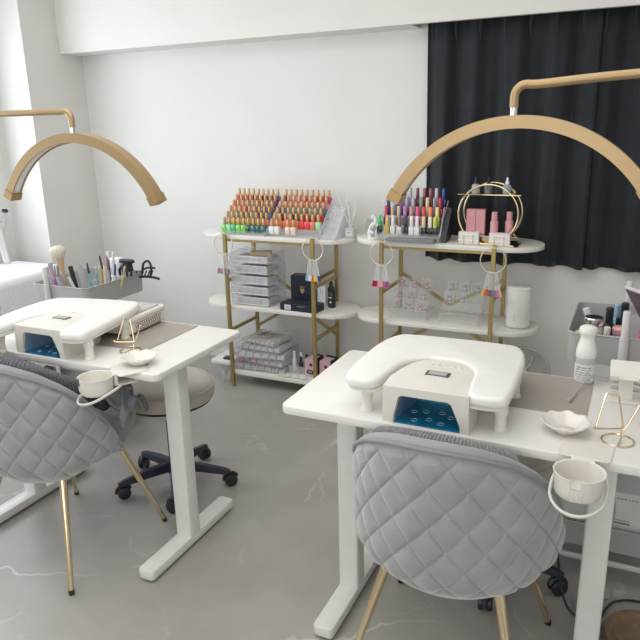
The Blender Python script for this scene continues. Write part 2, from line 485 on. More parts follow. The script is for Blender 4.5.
def cloth(u, v):
    x = -1.635 + .115*u; 
    y = 1.62 + .12*v + .012*math.sin(u*11+v*4)
    z = .650 - .05*u*u - .04*abs(v-.5)*2 + .012*math.sin(u*17+v*7) + .010*math.sin(v*15+u*5) - .05*max(0, u-.72)/.28*.6
    return (x, y, z)
tag(MB().grid(40, 30, cloth).obj('folded_cloth', M['greycloth'], solid=.012), 'crumpled washed-grey cloth hanging over the right arm of the left chair', 'cloth')
def cloth2(u, v):
    x = -1.715 + .09*u
    return (x, 1.50+.15*v+.01*math.sin(u*9), .645-.02*u+.012*math.sin(u*13+v*8)-.05*v)
tag(MB().grid(24, 24, cloth2).obj('folded_cloth', M['navycloth'], solid=.03), 'dark blue-black cloth bunched beside the blanket on the left chair', 'cloth')

# ------------------------------------------------------------------ arm rest pads
PADO = [(-.222, -.135), (-.228, -.04), (-.222, .12), (-.190, .215), (-.13, .236), (.0, .240), (.13, .236), (.190, .215), (.217, .12), (.221, -.04), (.219, -.150), (.207, -.186), (.160, -.195), (.122, -.182),
        (.111, -.11), (.101, -.02), (.058, .034), (0, .046), (-.058, .034), (-.099, -.02), (-.112, -.10), (-.127, -.172), (-.165, -.188), (-.207, -.176)]
def make_armrest(loc, rz, label):
    t = thing('arm_rest', label, 'arm rest', loc, rz, 'U-shaped arm rests')
    out = [(p.x, p.y) for p in catmull([(a*.975-.018, b+.012, 0) for a, b in PADO], 6)][::-1]
    MB().slab(out, .076, .107, .012, 5).obj('pad', M['leather'], t)
    MB().slab([(x*.97, y*.97) for x, y in out], .070, .078, .0, 1).obj('pad_base', M['cream'], t)
    for sx in (-1, 1):
        for y in (-.125, .10):
            X = sx*.176-.002
            MB().lathe([(.0165, 0), (.0175, .004), (.0165, .010), (.0145, .012), (.0145, .042), (.0165, .044), (.0175, .052), (.0165, .072)], 24, (X, y, 0)).obj('leg', M['cream'], t)
    return t
make_armrest((-.432, 1.690, DZ), R(1), 'white U-shaped padded arm rest on the right-hand desk')
make_armrest((-1.815, 1.690, DZ), R(10), 'white U-shaped padded arm rest on the left desk')

# ------------------------------------------------------------------ nail curing lamps
def make_uv(loc, rz, label):
    t = thing('nail_lamp', label, 'nail lamp', loc, rz, 'nail curing lamps')
    hw, d, h = .112, .250, .101
    plan = [(-hw, 0), (hw, 0), (hw+.004, .07), (hw-.006, .135)]
    for k in range(1, 8):
        a = PI*k/8; plan.append(((hw-.014)*math.cos(a), .15+(d-.15)*math.sin(a)))
    plan += [(-hw+.006, .135), (-hw-.004, .07)]
    body = MB()
    n = len(plan)
    # side wall (all edges but the front) and the domed top
    vs = [(x, y, 0) for x, y in plan] + [(x*.985, y if y < .01 else y*.99, h) for x, y in plan]
    fs = [(i, (i+1) % n, n+(i+1) % n, n+i) for i in range(n) if i != 0]
    body.add(vs, fs, True)
    top = [(x*.985, y if y < .01 else y*.99) for x, y in plan]
    body.add([(x, y, h) for x, y in top]+[(0, .11, h+.007)], [(i, (i+1) % n, n) for i in range(n)], True)
    # front plate: an inverted U around the opening
    o = [(-hw, 0), (hw, 0), (hw*.985, h), (-hw*.985, h)]
    q = [(-.072, .003), (-.072, .055), (-.066, .066), (-.058, .070), (.058, .070), (.066, .066), (.072, .055), (.072, .003)]
    body.add([(-hw, 0, 0), (-.084, 0, 0), (-.082, 0, .02), (-.070, 0, .073), (-.062, 0, .079), (.058, 0, .079), (.067, 0, .073), (.090, 0, .02), (.092, 0, 0), (hw, 0, 0), (hw*.985, 0, h), (-hw*.985, 0, h)],
             [(0, 1, 2, 3, 11), (3, 4, 5, 10, 11), (5, 6, 10), (6, 7, 8, 9, 10)], False)
    # reveal of the opening
    e = [(-.084, 0), (-.082, .02), (-.070, .073), (-.062, .079), (.058, .079), (.067, .073), (.090, .02), (.092, 0)]
    body.add([(x, 0, z) for x, z in e]+[(x*.97, .008, z*.97) for x, z in e], [(i, i+1, 9+i, 8+i) for i in range(7)], False)
    body.obj('housing', M['cream'], t)
    MB().box(-.090, .090, .004, .20, .001, .004).obj('hand_plate', M['bluein'], t)
    MB().add([(-.083, .006, .003), (-.068, .006, .077), (-.052, .16, .070), (-.062, .16, .003)], [(0, 1, 2, 3)], False).obj('side_lining', M['mirror'], t)
    MB().add([(.091, .006, .003), (.066, .006, .077), (.052, .16, .070), (.062, .16, .003)], [(0, 3, 2, 1)], False).obj('side_lining', M['mirror'], t)
    bk = MB(); bk.box(-.062, .062, .158, .164, .003, .078); bk.box(-.066, .060, .01, .16, .076, .079)
    bk.obj('rear_lining', M['tealback'], t)
    for x, y in ((-.035, .03), (0, .045), (.035, .03), (-.02, .09), (.022, .095), (.05, .075), (-.05, .08)):
        MB().tube(circ((x, y, .0045), .008, 18, 'xy'), .0009, 6, True).obj('light_bead', M['mirror'], t)
    for x in (-.03, 0, .03): MB().tube(circ((x, .1575, .035), .008, 18, 'xz'), .001, 6, True).obj('light_bead', M['mirror'], t)
    dp = MB().slab(rrect(-.030, .034, .095, .128, .003, 3), h+.0035, h+.0075, .001, 1); dp.obj('display', M['screen'], t)
    MB().slab(rrect(-.022, .026, .101, .122, .002, 2), h+.0072, h+.0082, 0).obj('display_window', M['grey'], t)
    for k in range(5): MB().slab(rrect(-.042+.02*k, -.030+.02*k, .180, .188, .003, 3), h-.002, h+.006, .001, 1).obj('button', M['creamd'], t)
    pr = MB()
    for k in range(9): pr.box(-.038+.008*k, -.033+.008*k, .086, .088, h+.0036, h+.0062)
    pr.obj('lettering', M['creamd'], t)
    return t
make_uv((-.434, 1.508, DZ), R(0), 'cream nail curing lamp with blue interior on the right-hand desk')
make_uv((-1.808, 1.558, DZ), R(0), 'cream nail curing lamp with blue interior on the left desk')

# ------------------------------------------------------------------ desk mats
tag(MB().slab(rrect(-.50, -.065, 1.725, 1.998, .006, 3), DZ, DZ+.003, .001, 1).obj('desk_mat', M['taupe']), 'taupe leather desk mat beneath the dark cable on the right-hand desk', 'desk mat')
tag(MB().slab([(-1.99, 1.73), (-1.70, 1.715), (-1.497, 1.745), (-1.500, 2.048), (-1.97, 2.05)], DZ, DZ+.003, 0, smooth=False).obj('desk_mat', M['taupe']), 'taupe leather desk mat beneath the dust collector on the left desk', 'desk mat')

# ------------------------------------------------------------------ cup holders
def make_cup(loc, rz, label):
    t = thing('cup_holder', label, 'cup holder', loc, rz, 'cream clip-on cup holders')
    # clip plate on the desktop reaching back (+y), cup hanging in front
    MB().slab(rrect(-.058, .058, .058, .155, .014, 5), .003, .0075, .001, 1).obj('clip_plate', M['cream'], t)
    lw = MB(); lw.box(-.026, .026, .050, .062, -.034, .006); lw.box(-.034, .034, .06, .12, -.034, -.028)
    lw.obj('clamp', M['cream'], t, bevel=.002)
    NN = 64; cup = MB()
    def prof(ring):
        pass
    R0, R1, hh = .050, .0545, .062
    levels = [(-.050, .0), (-.050, .047), (-.047, .0495), (-.034, .0510), (-.0175, .0525), (-.0173, .0525), (.003, .0545), (.004, .0560), (.0045, .0545), (.003, .0515), (-.0173, .0495), (-.0175, .0495), (-.034, .0480), (-.044, .046), (-.046, .0)]
    vs = []
    for z, r in levels:
        for i in range(NN):
            a = 2*PI*i/NN; vs.append((r*math.cos(a), r*math.sin(a), z))
    fs = []
    for k in range(len(levels)-1):
        for i in range(NN):
            a = 2*PI*(i+.5)/NN; da = abs(((a+PI/2+PI) % (2*PI))-PI)
            z0, z1 = levels[k][0], levels[k+1][0]
            if da < .235 and 4 < k < 10 : continue
            j = (i+1) % NN; fs.append((k*NN+i, k*NN+j, (k+1)*NN+j, (k+1)*NN+i))
    cup.add(vs, fs, True); cup.obj('cup', M['cream'], t)
    gr = MB()
    for k in range(4):
        for z in (-.030, -.023, -.037): gr.cbox(-.012+.008*k, -.0515, z, .004, .002, .004)
    gr.obj('vent_grille', M['creamd'], t)
    lp = [(-.030, .075, -.030), (-.052, .05, -.032), (-.0585, .02, -.042)] + [(.0585*math.cos(a), .0-.062*math.sin(a), -.050-.024*math.sin(a)) for a in [PI - PI*k/16 for k in range(1, 16)]] + [(.0585, .02, -.042), (.052, .05, -.032), (.030, .075, -.030)]
    MB().tube(catmull(lp, 3, False), .0036, 8, flat=1.3).obj('loop_handle', M['cream'], t)
    return t
make_cup((-.058, 1.432, DZ-.004), R(-3), 'cream cup holder clipped to the front edge of the right-hand desk')
make_cup((-1.490, 1.480, DZ-.004), R(-32), 'cream cup holder clipped to the right corner of the left desk')

# ------------------------------------------------------------------ scalloped dishes
def make_dish(loc, rz, label):
    t = None
    def f(u, v):
        a = 2*PI*u; s = math.cos(8*a)
        r = .024 + (.034+.0025*s)*v; z = .002 + .026*v**1.3 + .0020*s*v*v
        return (r*math.cos(a), r*math.sin(a), z)
    mb = MB().grid(96, 14, f, True); mb.lathe([(.0, .0021), (.0245, .0021)], 32, cap0=False, cap1=False); mb.lathe([(.0, 0), (.024, 0), (.025, .004)], 32, cap0=False, cap1=False)
    o = mb.obj('scalloped_dish', M['china'], solid=.0022); o.location = loc; o.rotation_euler = (0, 0, rz)
    return tag(o, label, 'dish', 'scalloped white dishes')
make_dish((-.108, 1.622, DZ+.0015), 0, 'pearly scalloped dish on the right-hand desk, beside the gold wire stand')
make_dish((-1.430, 1.618, DZ+.0015), .2, 'pearly scalloped dish on the left desk, beside the cup holder')

# ------------------------------------------------------------------ gold wire stands
def make_stand(loc, rz, label):
    r = .0022
    mb = MB()
    mb.tube(circ((0, 0, r), .036, 40, 'xy', R(-80), R(262), False), r, 8)
    mb.tube(catmull([(.0, -.036, r), (.004, -.015, .004), (.006, .006, .006), (.006, .012, .020), (.006, .012, .034)], 6, False), r, 8)
    pth = [(-.052, -.020, .036), (-.050, -.014, .030), (.006, .010, .030), (.008, .012, .034), (-.006, .020, .100), (-.010, .021, .106), (-.030, .020, .108), (-.036, .020, .103), (-.050, -.006, .034)]
    mb.tube(catmull(pth, 5, False), r, 8)
    mb.tube(catmull([(.006, .012, .030), (.014, .010, .032), (.035, .016, .082), (.038, .018, .092)], 5, False), r, 8)
    o = mb.obj('wire_stand', M['gold']); o.location = loc; o.rotation_euler = (0, 0, rz)
    return tag(o, label, 'stand', 'gold wire stands')
make_stand((.012, 1.615, DZ), 0, 'gold wire puff stand on the right-hand desk, in front of the cream phone holder')
make_stand((-1.545, 1.712, DZ+.003), 0, 'gold wire puff stand on the left desk, behind the scalloped dish')

# ------------------------------------------------------------------ phone holder
t = thing('phone_holder', 'cream folding phone holder standing on the right-hand desk', 'phone holder', (.020, 1.885, DZ), R(4))
MB().slab(rrect(-.040, .042, -.030, .045, .008, 4), 0, .008, .002, 2).obj('base', M['cream'], t)
mx = Matrix.Translation((0, -.005, .006)) @ Matrix.Rotation(R(-14), 4, 'X')
MB().slab(rrect(-.018, .018, 0, .082, .004, 3), -.004, .004, .001, 1, mx=mx @ Matrix.Rotation(R(90), 4, 'X')).obj('arm', M['creamd'], t)
mx = Matrix.Translation((0, -.012, .086)) @ Matrix.Rotation(R(28), 4, 'X')
MB().slab(rrect(-.044, .050, -.030, .040, .006, 4), -.003, .003, .001, 1, mx=mx).obj('cradle', M['cream'], t)
for x in (-.034, .034): MB().box(x-.010, x+.010, -.034, -.026, -.002, .016, mx).obj('lip', M['cream'], t, bevel=.002)

# ------------------------------------------------------------------ pump bottle
t = thing('pump_bottle', 'clear bottle with a bulbous white press top at the back of the right-hand desk', 'bottle', (-.093, 1.984, DZ))
MB().lathe([(.026, 0), (.0275, .003), (.0275, .075), (.0265, .082)], 32).obj('body', M['liquid'], t)
MB().lathe([(.0280, .010), (.0280, .062)], 32, cap0=False, cap1=False).obj('label', M['label'], t)
ink = MB()
for k in range(6):
    for a in range(14):
        if (a*7+k*3) % 5 == 0: continue
        an = R(-140+a*6.5); ink.cbox(.0283*math.cos(an), .0283*math.sin(an), .016+.0075*k, .0022, .0022, .0016 if k < 5 else .003)
ink.obj('lettering', M['ink'], t)
MB().lathe([(.0275, .080), (.0285, .084), (.0280, .100), (.0240, .118), (.0195, .134), (.0190, .140), (.0215, .148), (.0245, .154), (.0250, .162), (.0225, .169), (.0140, .1735), (.002, .175)], 36).obj('press_top', M['white'], t)
# thin dark cable on the mat
t = tag(MB().tube(catmull([(-.118, 1.802, DZ+.008), (-.108, 1.84, DZ+.010), (-.10, 1.90, DZ+.012), (-.072, 1.955, DZ+.03), (-.035, 1.99, DZ+.02), (.02, 2.0, DZ+.006), (.10, 2.02, DZ+.0)], 6, False), .0022, 8).tube([(-.1185, 1.800, DZ+.0075), (-.115, 1.822, DZ+.0085)], .0052, 10).obj('charging_cable', M['grey']),
        'thin dark grey cable curling over the taupe mat on the right-hand desk', 'cable')
# tweezers case behind
t = thing('clear_case', 'clear plastic case with metal tweezers behind the phone holder', 'case', (.035, 1.975, DZ))
MB().slab(rrect(-.055, .06, -.018, .022, .004), 0, .014, .002, 2).obj('tray', M['acryl_e'], t)
MB().tube([(-.05, 0, .017), (.05, .012, .017)], .003, 8).tube([(-.045, .008, .018), (.045, -.006, .018)], .0022, 8).obj('tweezers', M['chrome'], t)

# ------------------------------------------------------------------ arch lamps
def make_arch(loc, X0, ex, label, poleX, zb, tilt=0., rise=0.):
    """loc = world (x, y) of the arch centre; ex = half width"""
    t = thing('arch_lamp', label, 'lamp', (loc[0], loc[1], zb), 0, 'gold half-moon lamps')
    zc, apex, end = loc[2]-zb, loc[3]-zb, loc[4]-zb   # unused centre, top, end heights
    h = apex-end; rad = (ex*ex+h*h)/(2*h); cz = apex-rad; th = math.asin(min(1, ex/rad))
    if h > ex: th = PI-th
    w, tk = .021, .031
    TM = Matrix.Translation((0, 0, apex)) @ Matrix.Rotation(tilt, 4, 'Y') @ Matrix.Translation((0, 0, -apex))
    n = 56
    def ring(a, rr, y): return (rr*math.sin(a), y, cz+rr*math.cos(a))
    band = MB()
    prof = [(0, -w), (0, w), (-tk, w), (-tk, w-.006), (-tk+.006, w-.006), (-tk+.006, -w+.006), (-tk, -w+.006), (-tk, -w)]
    m_ = len(prof)
    vs = [ring(-th+2*th*i/n, rad+dr, y) for i in range(n+1) for dr, y in prof]
    fs = [(i*m_+k, i*m_+(k+1) % m_, (i+1)*m_+(k+1) % m_, (i+1)*m_+k) for i in range(n) for k in range(m_)]
    band.add(vs, fs, True, TM); band.obj('arch', M['goldsatin'], t, sharp=25)
    dif = MB()
    vs = [ring(-th+2*th*i/n, rad-tk+.004, y) for i in range(n+1) for y in (-w+.006, w-.006)]
    dif.add(vs, [(2*i, 2*i+1, 2*i+3, 2*i+2) for i in range(n)], True, TM); dif.obj('diffuser', M['led'], t)
    for s in (-1, 1):
        a0, a1 = s*(th-.075), s*(th+.004)
        c = MB(); q = [ring(a, rad+dr, y) for a in (a0, a1) for dr, y in ((.003, -w-.003), (.003, w+.003), (-tk-.003, w+.003), (-tk-.003, -w-.003))]
        c.add(q, [(0, 1, 2, 3), (7, 6, 5, 4), (0, 4, 5, 1), (1, 5, 6, 2), (2, 6, 7, 3), (3, 7, 4, 0)], False, TM); c.obj('end_cap', M['goldcap'], t)
    # stem, elbow, long arm, pole, clamp
    MB().lathe([(.0085, apex-.002), (.0085, apex+.026)], 16).obj('stem', M['chrome'], t)
    px = poleX-loc[0]; sgn = 1 if px > 0 else -1; zt = apex+.070
    arm = [(0, 0, apex+.018), (0, 0, apex+.045), (sgn*.006, 0, apex+.060), (sgn*.022, 0, zt), (sgn*.06, 0, zt)] + [(px*k, 0, zt+rise*k) for k in (.5, .9)] + [(px-sgn*.02, 0, zt+rise), (px, 0, zt+rise-.02), (px, 0, zt+rise-.05)]
    MB().tube(catmull(arm, 6, False), .0105, 14).obj('arm', M['goldsatin'], t)
    MB().lathe([(.0125, DZ+.02-zb), (.0125, zt+rise-.03)], 16, (px, 0, 0)).obj('pole', M['goldsatin'], t)
    MB().lathe([(.016, 0), (.016, .05)], 16, (px, 0, DZ+.06-zb)).obj('collar', M['chrome'], t)
    cl = MB(); cl.box(px-.025, px+.025, -.03, .03, DZ+.001-zb, DZ+.02-zb); cl.obj('clamp', M['goldsatin'], t, bevel=.003)
    return t
make_arch((-.297, 1.75, 0, 1.509, 1.315), 0, .325, 'large gold half-moon lamp arching over the right-hand desk', .085, DZ, R(-2.2), .018)
make_arch((-1.742, 1.765, 0, 1.488, 1.272), 0, .345, 'gold half-moon lamp arching over the left desk', -2.256, DZ)

# ------------------------------------------------------------------ rolling stools
def make_stool(loc, rz, label, hz=.545):
    t = thing('rolling_stool', label, 'stool', loc, rz, 'taupe rolling stools')
    rs = .192
    MB().lathe([(rs-.02, hz-.085), (rs, hz-.078), (rs+.004, hz-.05), (rs+.002, hz-.024), (rs-.010, hz-.010), (rs-.05, hz-.002), (.02, hz+.002), (.001, hz+.002)], 48).obj('seat', M['stool'], t)
    MB().tube(circ((0, 0, hz-.026), rs+.002, 60, 'xy'), .0035, 8, True).obj('piping', M['stool'], t)
    MB().lathe([(rs-.035, hz-.098), (rs-.010, hz-.092), (rs-.006, hz-.083)], 40).obj('seat_base', M['black'], t)
    MB().lathe([(.030, .07), (.026, .10), (.020, .13), (.020, .30), (.013, .302), (.013, hz-.09)], 20).obj('gas_lift', M['black'], t)
    lv = MB().tube([(0, 0, hz-.105), (.06, -.07, hz-.11), (.10, -.11, hz-.14)], .005, 8)
    lv.box(-.05, .05, -.05, .05, hz-.11, hz-.095); lv.obj('lever', M['black'], t)
    hub = MB().lathe([(.036, .065), (.038, .08), (.030, .115)], 20); hub.obj('hub', M['blackblue'], t)
    for k in range(5):
        a = 2*PI*k/5; d = Vector((math.cos(a), math.sin(a), 0)); e = Vector((-d.y, d.x, 0))
        sp = MB()
        S = [(.02, .020, .112, .070), (.12, .018, .100, .066), (.22, .016, .082, .056), (.245, .013, .074, .056)]
        vs = []
        for r_, w_, zt, zb_ in S:
            for sg, z in ((-1, zb_), (1, zb_), (.7, zt), (-.7, zt)): vs.append(d*r_+e*w_*sg+Vector((0, 0, z)))
        fs = [(i*4+j, i*4+(j+1) % 4, (i+1)*4+(j+1) % 4, (i+1)*4+j) for i in range(3) for j in range(4)] + [(3, 2, 1, 0), (12, 13, 14, 15)]
        sp.add(vs, fs, False); arm = sp.obj('base_arm', M['blackblue'], t, bevel=.004)
        c = d*.236
        mx = Matrix.Translation(c) @ Matrix.Rotation(a*1.7+.5, 4, 'Z')
        cs = MB()
        for s in (-1, 1):
            m2 = mx @ Matrix.Translation((.010, s*.014, .0275)) @ Matrix.Rotation(PI/2, 4, 'X')
            cs.lathe([(.022, -.008), (.027, -.005), (.027, .005), (.022, .008)], 22, mx=m2)
        cs.lathe([(.006, .03), (.006, .062)], 8, mx=mx)
        cs.tube([mx @ Vector((.010-.030*math.cos(q), 0, .0275+.030*math.sin(q))) for q in [R(10*i) for i in range(0, 17)]], .008, 8)
        cs.obj('caster', M['black'], t)
    return t
make_stool((-1.715, 2.095, 0), R(19), 'round taupe padded stool with black casters behind the left desk', .490)
make_stool((-.338, 2.062, 0), R(60), 'rolling stool behind the right-hand chair, only black casters and a sliver of taupe seat showing', .490)

# ------------------------------------------------------------------ display shelves
SY0, SY1 = 3.178, 3.478
def bar(mb, a, b, w=.009, d=.009):
    a = Vector(a); b = Vector(b); t = (b-a).normalized(); u = Vector((0, 0, 1)) if abs(t.z) < .9 else Vector((1, 0, 0))
    s = t.cross(u).normalized(); v = s.cross(t).normalized()
    vs = [p + s*x*w + v*y*d for p in (a, b) for x, y in ((-1, -1), (1, -1), (1, 1), (-1, 1))]
    mb.add(vs, [(0, 3, 2, 1), (4, 5, 6, 7), (0, 1, 5, 4), (1, 2, 6, 5), (2, 3, 7, 6), (3, 0, 4, 7)], False)
def make_shelf(x0, x1, p0, p1, ztop, zmid, zbot, label, low):
    cx = (x0+x1)/2; t = thing('display_shelf', label, 'shelf', (cx, (SY0+SY1)/2, 0), 0, 'white shelves on brass frames')
    o = Vector((cx, (SY0+SY1)/2, 0)); a, b = SY0-o.y, SY1-o.y
    for z in (ztop, zmid):
        MB().slab(stadium(x0-cx, x1-cx, a, b), z-.024, z, .004, 2).obj('board', M['shelf'], t)
    MB().slab(rrect(low[0]-cx, low[1]-cx, a, b, .02, 3), zbot-.026, zbot, .003, 2).obj('board', M['shelf'], t)
    for X in (p0, p1):
        for Y in (a-.009, b-.014):
            top = ztop+.012 if Y < 0 else ztop-.03
            if Y > 0: Y = b+.004
            mb = MB(); mb.box(X-cx-.0095, X-cx+.0095, Y-.0095, Y+.0095, 0, top); mb.obj('post', M['brass'], t, bevel=.001)
    F, B = a-.009, b+.004
    for Y in (F+.014, B-.014):
        rail = MB(); bar(rail, (p0-cx, Y, ztop-.030), (p1-cx, Y, ztop-.030), .005, .006); rail.obj('rail', M['brass'], t)
    for X in (p0, p1):
        for z in ((ztop-zmid)*.36+zmid, zmid-.15):
            s = MB(); bar(s, (X-cx, F, z), (X-cx, B, z), .006, .009); s.obj('side_bar', M['brass'], t)
    mid = (p0+p1)/2-cx
    for X in (p0, p1):
        s = MB(); bar(s, (X-cx, B, zmid+.19), (mid, B, zmid+.03), .005, .009); s.obj('brace', M['brass'], t)
        s = MB(); bar(s, (mid, B, zmid-.045), (X-cx, B, zmid-.21), .005, .009); s.obj('brace', M['brass'], t)
    return t
make_shelf(-2.310, -1.343, -2.092, -1.544, .910, .500, .098, 'white oval-ended shelf unit with brass frame holding the polish racks', (-2.12, -1.50))
make_shelf(-1.341, -.385, -1.155, -.592, .922, .508, .105, 'white oval-ended shelf unit with brass frame in front of the dark curtain', (-1.20, -.55))
ST = .910; SM1 = .500; SB = .098; SM2 = .508

# ------------------------------------------------------------------ polish bottles
def bottle_meshes():
    b = MB().slab(rrect(-.0138, .0138, -.0115, .0115, .003, 2), 0, .041, .002, 1).lathe([(.007, .039), (.006, .044)], 10, cap1=True)
    c = MB().lathe([(.0080, 0), (.0084, .002), (.0070, .034), (.0062, .036)], 12)
    return b.mesh('polish_body'), c.mesh('polish_cap')
PB, PC = bottle_meshes()
_tm = {}
def tinted(me, m):
    k = (me.name, m.name)
    if k not in _tm:
        q = me.copy(); q.materials.clear(); q.materials.append(m); _tm[k] = q
    return _tm[k]
ORD = ['first', 'second', 'third', 'fourth', 'fifth', 'sixth', 'seventh', 'eighth', 'ninth', 'tenth', 'eleventh']
def polish(x, y, z, col, cname, capm, capname, where, group, s=1., rz=0., bm=None, cm=None, name='polish_bottle'):
    t = thing(name, ('%s polish bottle with %s cap, %s' % (cname, capname, where)).replace('bottle with a rose-gold cap,', 'bottle,'), 'nail polish', (x, y, z), rz, group)
    b = bpy.data.objects.new('body', tinted(bm or PB, cmat(col))); COL.objects.link(b); b.parent = t
    c = bpy.data.objects.new('cap', tinted(cm or PC, capm)); COL.objects.link(c); c.parent = t; c.location = (0, 0, .043 if bm is None else .038)
    t.scale = (s, s, s); return t
GC = mat('rose_gold_cap', (.64, .41, .20), .35, .45, var=.03)
def speckle(name, base, amt):
    m = bpy.data.materials.new(name); m.use_nodes = True; nt = m.node_tree; N = nt.nodes; L = nt.links; b = N['Principled BSDF']; b.inputs['Roughness'].default_value = .5
    tc = N.new('ShaderNodeTexCoord'); vo = N.new('ShaderNodeTexVoronoi'); vo.inputs['Scale'].default_value = 75; L.new(tc.outputs['Object'], vo.inputs['Vector'])
    mx = N.new('ShaderNodeMix'); mx.data_type = 'RGBA'; mx.inputs[0].default_value = amt; mx.inputs[6].default_value = (*base, 1); L.new(vo.outputs['Color'], mx.inputs[7]); L.new(mx.outputs[2], b.inputs['Base Color'])
    return m
SPK = [speckle('mixed_beads', (.55, .45, .42), .55), speckle('pink_beads', (.70, .50, .50), .35), speckle('pale_bits', (.70, .70, .74), .22), speckle('lilac_bits', (.66, .62, .68), .3), speckle('beige_bits', (.62, .55, .50), .25)]
C_ = dict(lime=((.22, .62, .10), 'lime green'), green=((.06, .50, .20), 'bright green'), mint=((.30, .72, .42), 'mint green'), dgreen=((.03, .12, .08), 'dark green'), teal=((.05, .16, .15), 'dark teal'),
          yellow=((.80, .55, .05), 'yellow'), mustard=((.55, .35, .06), 'mustard'), orange=((.85, .22, .08), 'orange'), coral=((.85, .22, .16), 'coral'), red=((.60, .03, .04), 'red'),
          neon=((.90, .07, .10), 'neon red'), dred=((.28, .02, .03), 'dark red'), wine=((.16, .015, .04), 'wine red'), pink=((.75, .30, .36), 'pink'), dpink=((.60, .06, .18), 'raspberry'),
          rose=((.62, .34, .33), 'dusty rose'), grey=((.28, .30, .32), 'grey'), blue=((.10, .18, .30), 'slate blue'), brown=((.22, .12, .08), 'brown'), white=((.86, .85, .82), 'white'),
          nude=((.85, .68, .58), 'pale nude'), lgreen=((.42, .78, .40), 'light green'), purple=((.18, .05, .20), 'purple'), black=((.02, .02, .03), 'black'), sage=((.25, .36, .28), 'sage green'), sky=((.28, .50, .62), 'sky blue'))
rowsL = [['lime', 'mint', 'green', 'lime', 'lime', 'dgreen', 'teal', 'dgreen', 'teal'],
         ['sage', 'yellow', 'yellow', 'mustard', 'yellow', 'mustard', 'mustard', 'mustard', 'coral'],
         ['grey', 'sage', 'sage', 'dgreen', 'blue', 'grey', 'black', 'dgreen', 'blue'],
         ['coral', 'rose', 'coral', 'red', 'rose', 'brown', 'grey', 'purple', 'brown'],
         ['red', 'coral', 'rose', 'grey', 'rose', 'brown', 'rose', 'grey', 'purple'],
         ['red', 'red', 'red', 'dred', 'dred', 'wine', 'wine', 'wine', 'purple']]
rowsR = [['white', 'white', None, 'nude', 'nude', None, None, None, None],
         ['coral', 'orange', 'coral', 'orange', 'orange', 'neon', 'neon', 'coral', 'lgreen'],
         ['rose', 'wine', 'rose', 'black', 'brown', 'red', 'brown', 'red', 'red'],
         ['purple', 'blue', 'grey', 'sage', 'sage', 'blue', 'sky', 'sage', 'blue'],
         ['rose', 'pink', 'rose', 'pink', 'coral', 'rose', 'pink', 'rose', 'pink'],
         ['wine', 'rose', 'pink', 'pink', 'dpink', 'pink', 'red', 'red', 'dpink']]
def step_rack(x0, x1, rows, sy, sz, dy, dz, label, m=M['acryl'], z0=ST, base=.012, endm=None):
    t = thing('stepped_rack', label, 'rack', ((x0+x1)/2, sy, z0), 0, 'clear acrylic step racks')
    w = (x1-x0)/2; n = rows; mb = MB()
    for k in range(n):
        mb.box(-w+.004, w-.004, k*dy, k*dy+.003, base-.008 if k == 0 else base+(k-1)*dz, base+k*dz)
        mb.box(-w+.004, w-.004, k*dy, (k+1)*dy, base+k*dz-.003, base+k*dz)
    mb.box(-w+.004, w-.004, -.004, 0, 0, base+.012)
    mb.obj('steps', m, t)
    for s in (-1, 1):
        D = n*dy; H = base+(n-1)*dz
        pts = [(-.018, 0), (D, 0), (D, H+.035), (D-.02, H+.035), (-.018, .012)]
        e = MB(); x = s*w
        e.add([(x-.0015, a, b) for a, b in pts]+[(x+.0015, a, b) for a, b in pts], [(0, 4, 3, 2, 1), (5, 6, 7, 8, 9)]+[(i, (i+1) % 5, 5+(i+1) % 5, 5+i) for i in range(5)], False)
        e.obj('side_panel', m, t)
        r = MB(); r.tube([(x, -.018, .012), (x, D-.02, H+.035)], .0016, 6); r.obj('panel_edge', M['acryl_e'], t)
    return t
RY, DY, DZ2 = 3.215, .036, .0285
for (x0, x1, rows, nm) in ((-2.138, -1.840, rowsL, 'left'), (-1.831, -1.520, rowsR, 'right')):
    step_rack(x0, x1, 6, RY-.018, 0, DY, DZ2, 'clear stepped acrylic rack of gold-capped polish, %s of the twin pair' % nm)
    pitch = (x1-x0-.012)/9
    for r, row in enumerate(rows):
        for c, key in enumerate(row):
            if key is None: continue
            col, cn = C_[key]
            rn = ['front row', 'second row', 'third row', 'fourth row', 'fifth row', 'back row'][r]
            polish(x0+.006+pitch*(c+.5), RY+DY*r, ST+.012+DZ2*r, col, cn, GC, 'a rose-gold', '%s from left in %s of the %s twin rack' % (ORD[c], rn, nm),
                   'gold-capped polish bottles in the twin racks', 1.06, random.uniform(-.08, .08))
# third clear rack holding loose tips
t = step_rack(-1.510, -1.415, 5, RY-.02, 0, .036, .034, 'clear acrylic step rack of colourless nail tips at the right end of the shelf', M['acryl_e'])
tp = MB()
for r in range(5):
    for c in range(6):
        if random.random() < .85: tp.slab(stadium(-.042+.0140*c, -.031+.0140*c, -.003+.036*r, .006+.036*r, 5), .0125+.034*r, .020+.034*r+random.random()*.006, .001, 1)
tag(tp.obj('nail_tip', M['frostsolid'], t), kind='stuff')
# reed diffuser
t = thing('reed_diffuser', 'glass reed diffuser with white sticks at the right end of the first shelf', 'diffuser', (-1.376, 3.30, ST))
MB().slab(rrect(-.026, .026, -.026, .026, .008, 4), 0, .055, .006, 3).lathe([(.014, .055), (.012, .070)], 14).obj('bottle', M['liquid'], t)
MB().box(-.018, .018, -.0275, -.0265, .014, .042).obj('label', M['label'], t)
k_ = MB(); k_.cbox(0, -.0278, .032, .022, .0008, .003); k_.cbox(0, -.0278, .025, .014, .0008, .002); k_.obj('lettering', M['ink'], t)
for dx, dy_, in ((-.085, .01), (-.045, .03), (-.012, -.02), (.030, .02), (.055, -.01)): MB().tube([(dx*-.08, 0, .03), (dx, dy_, .235-.2*abs(dx)*abs(dx))], .0019, 6).obj('reed', M['white'], t)

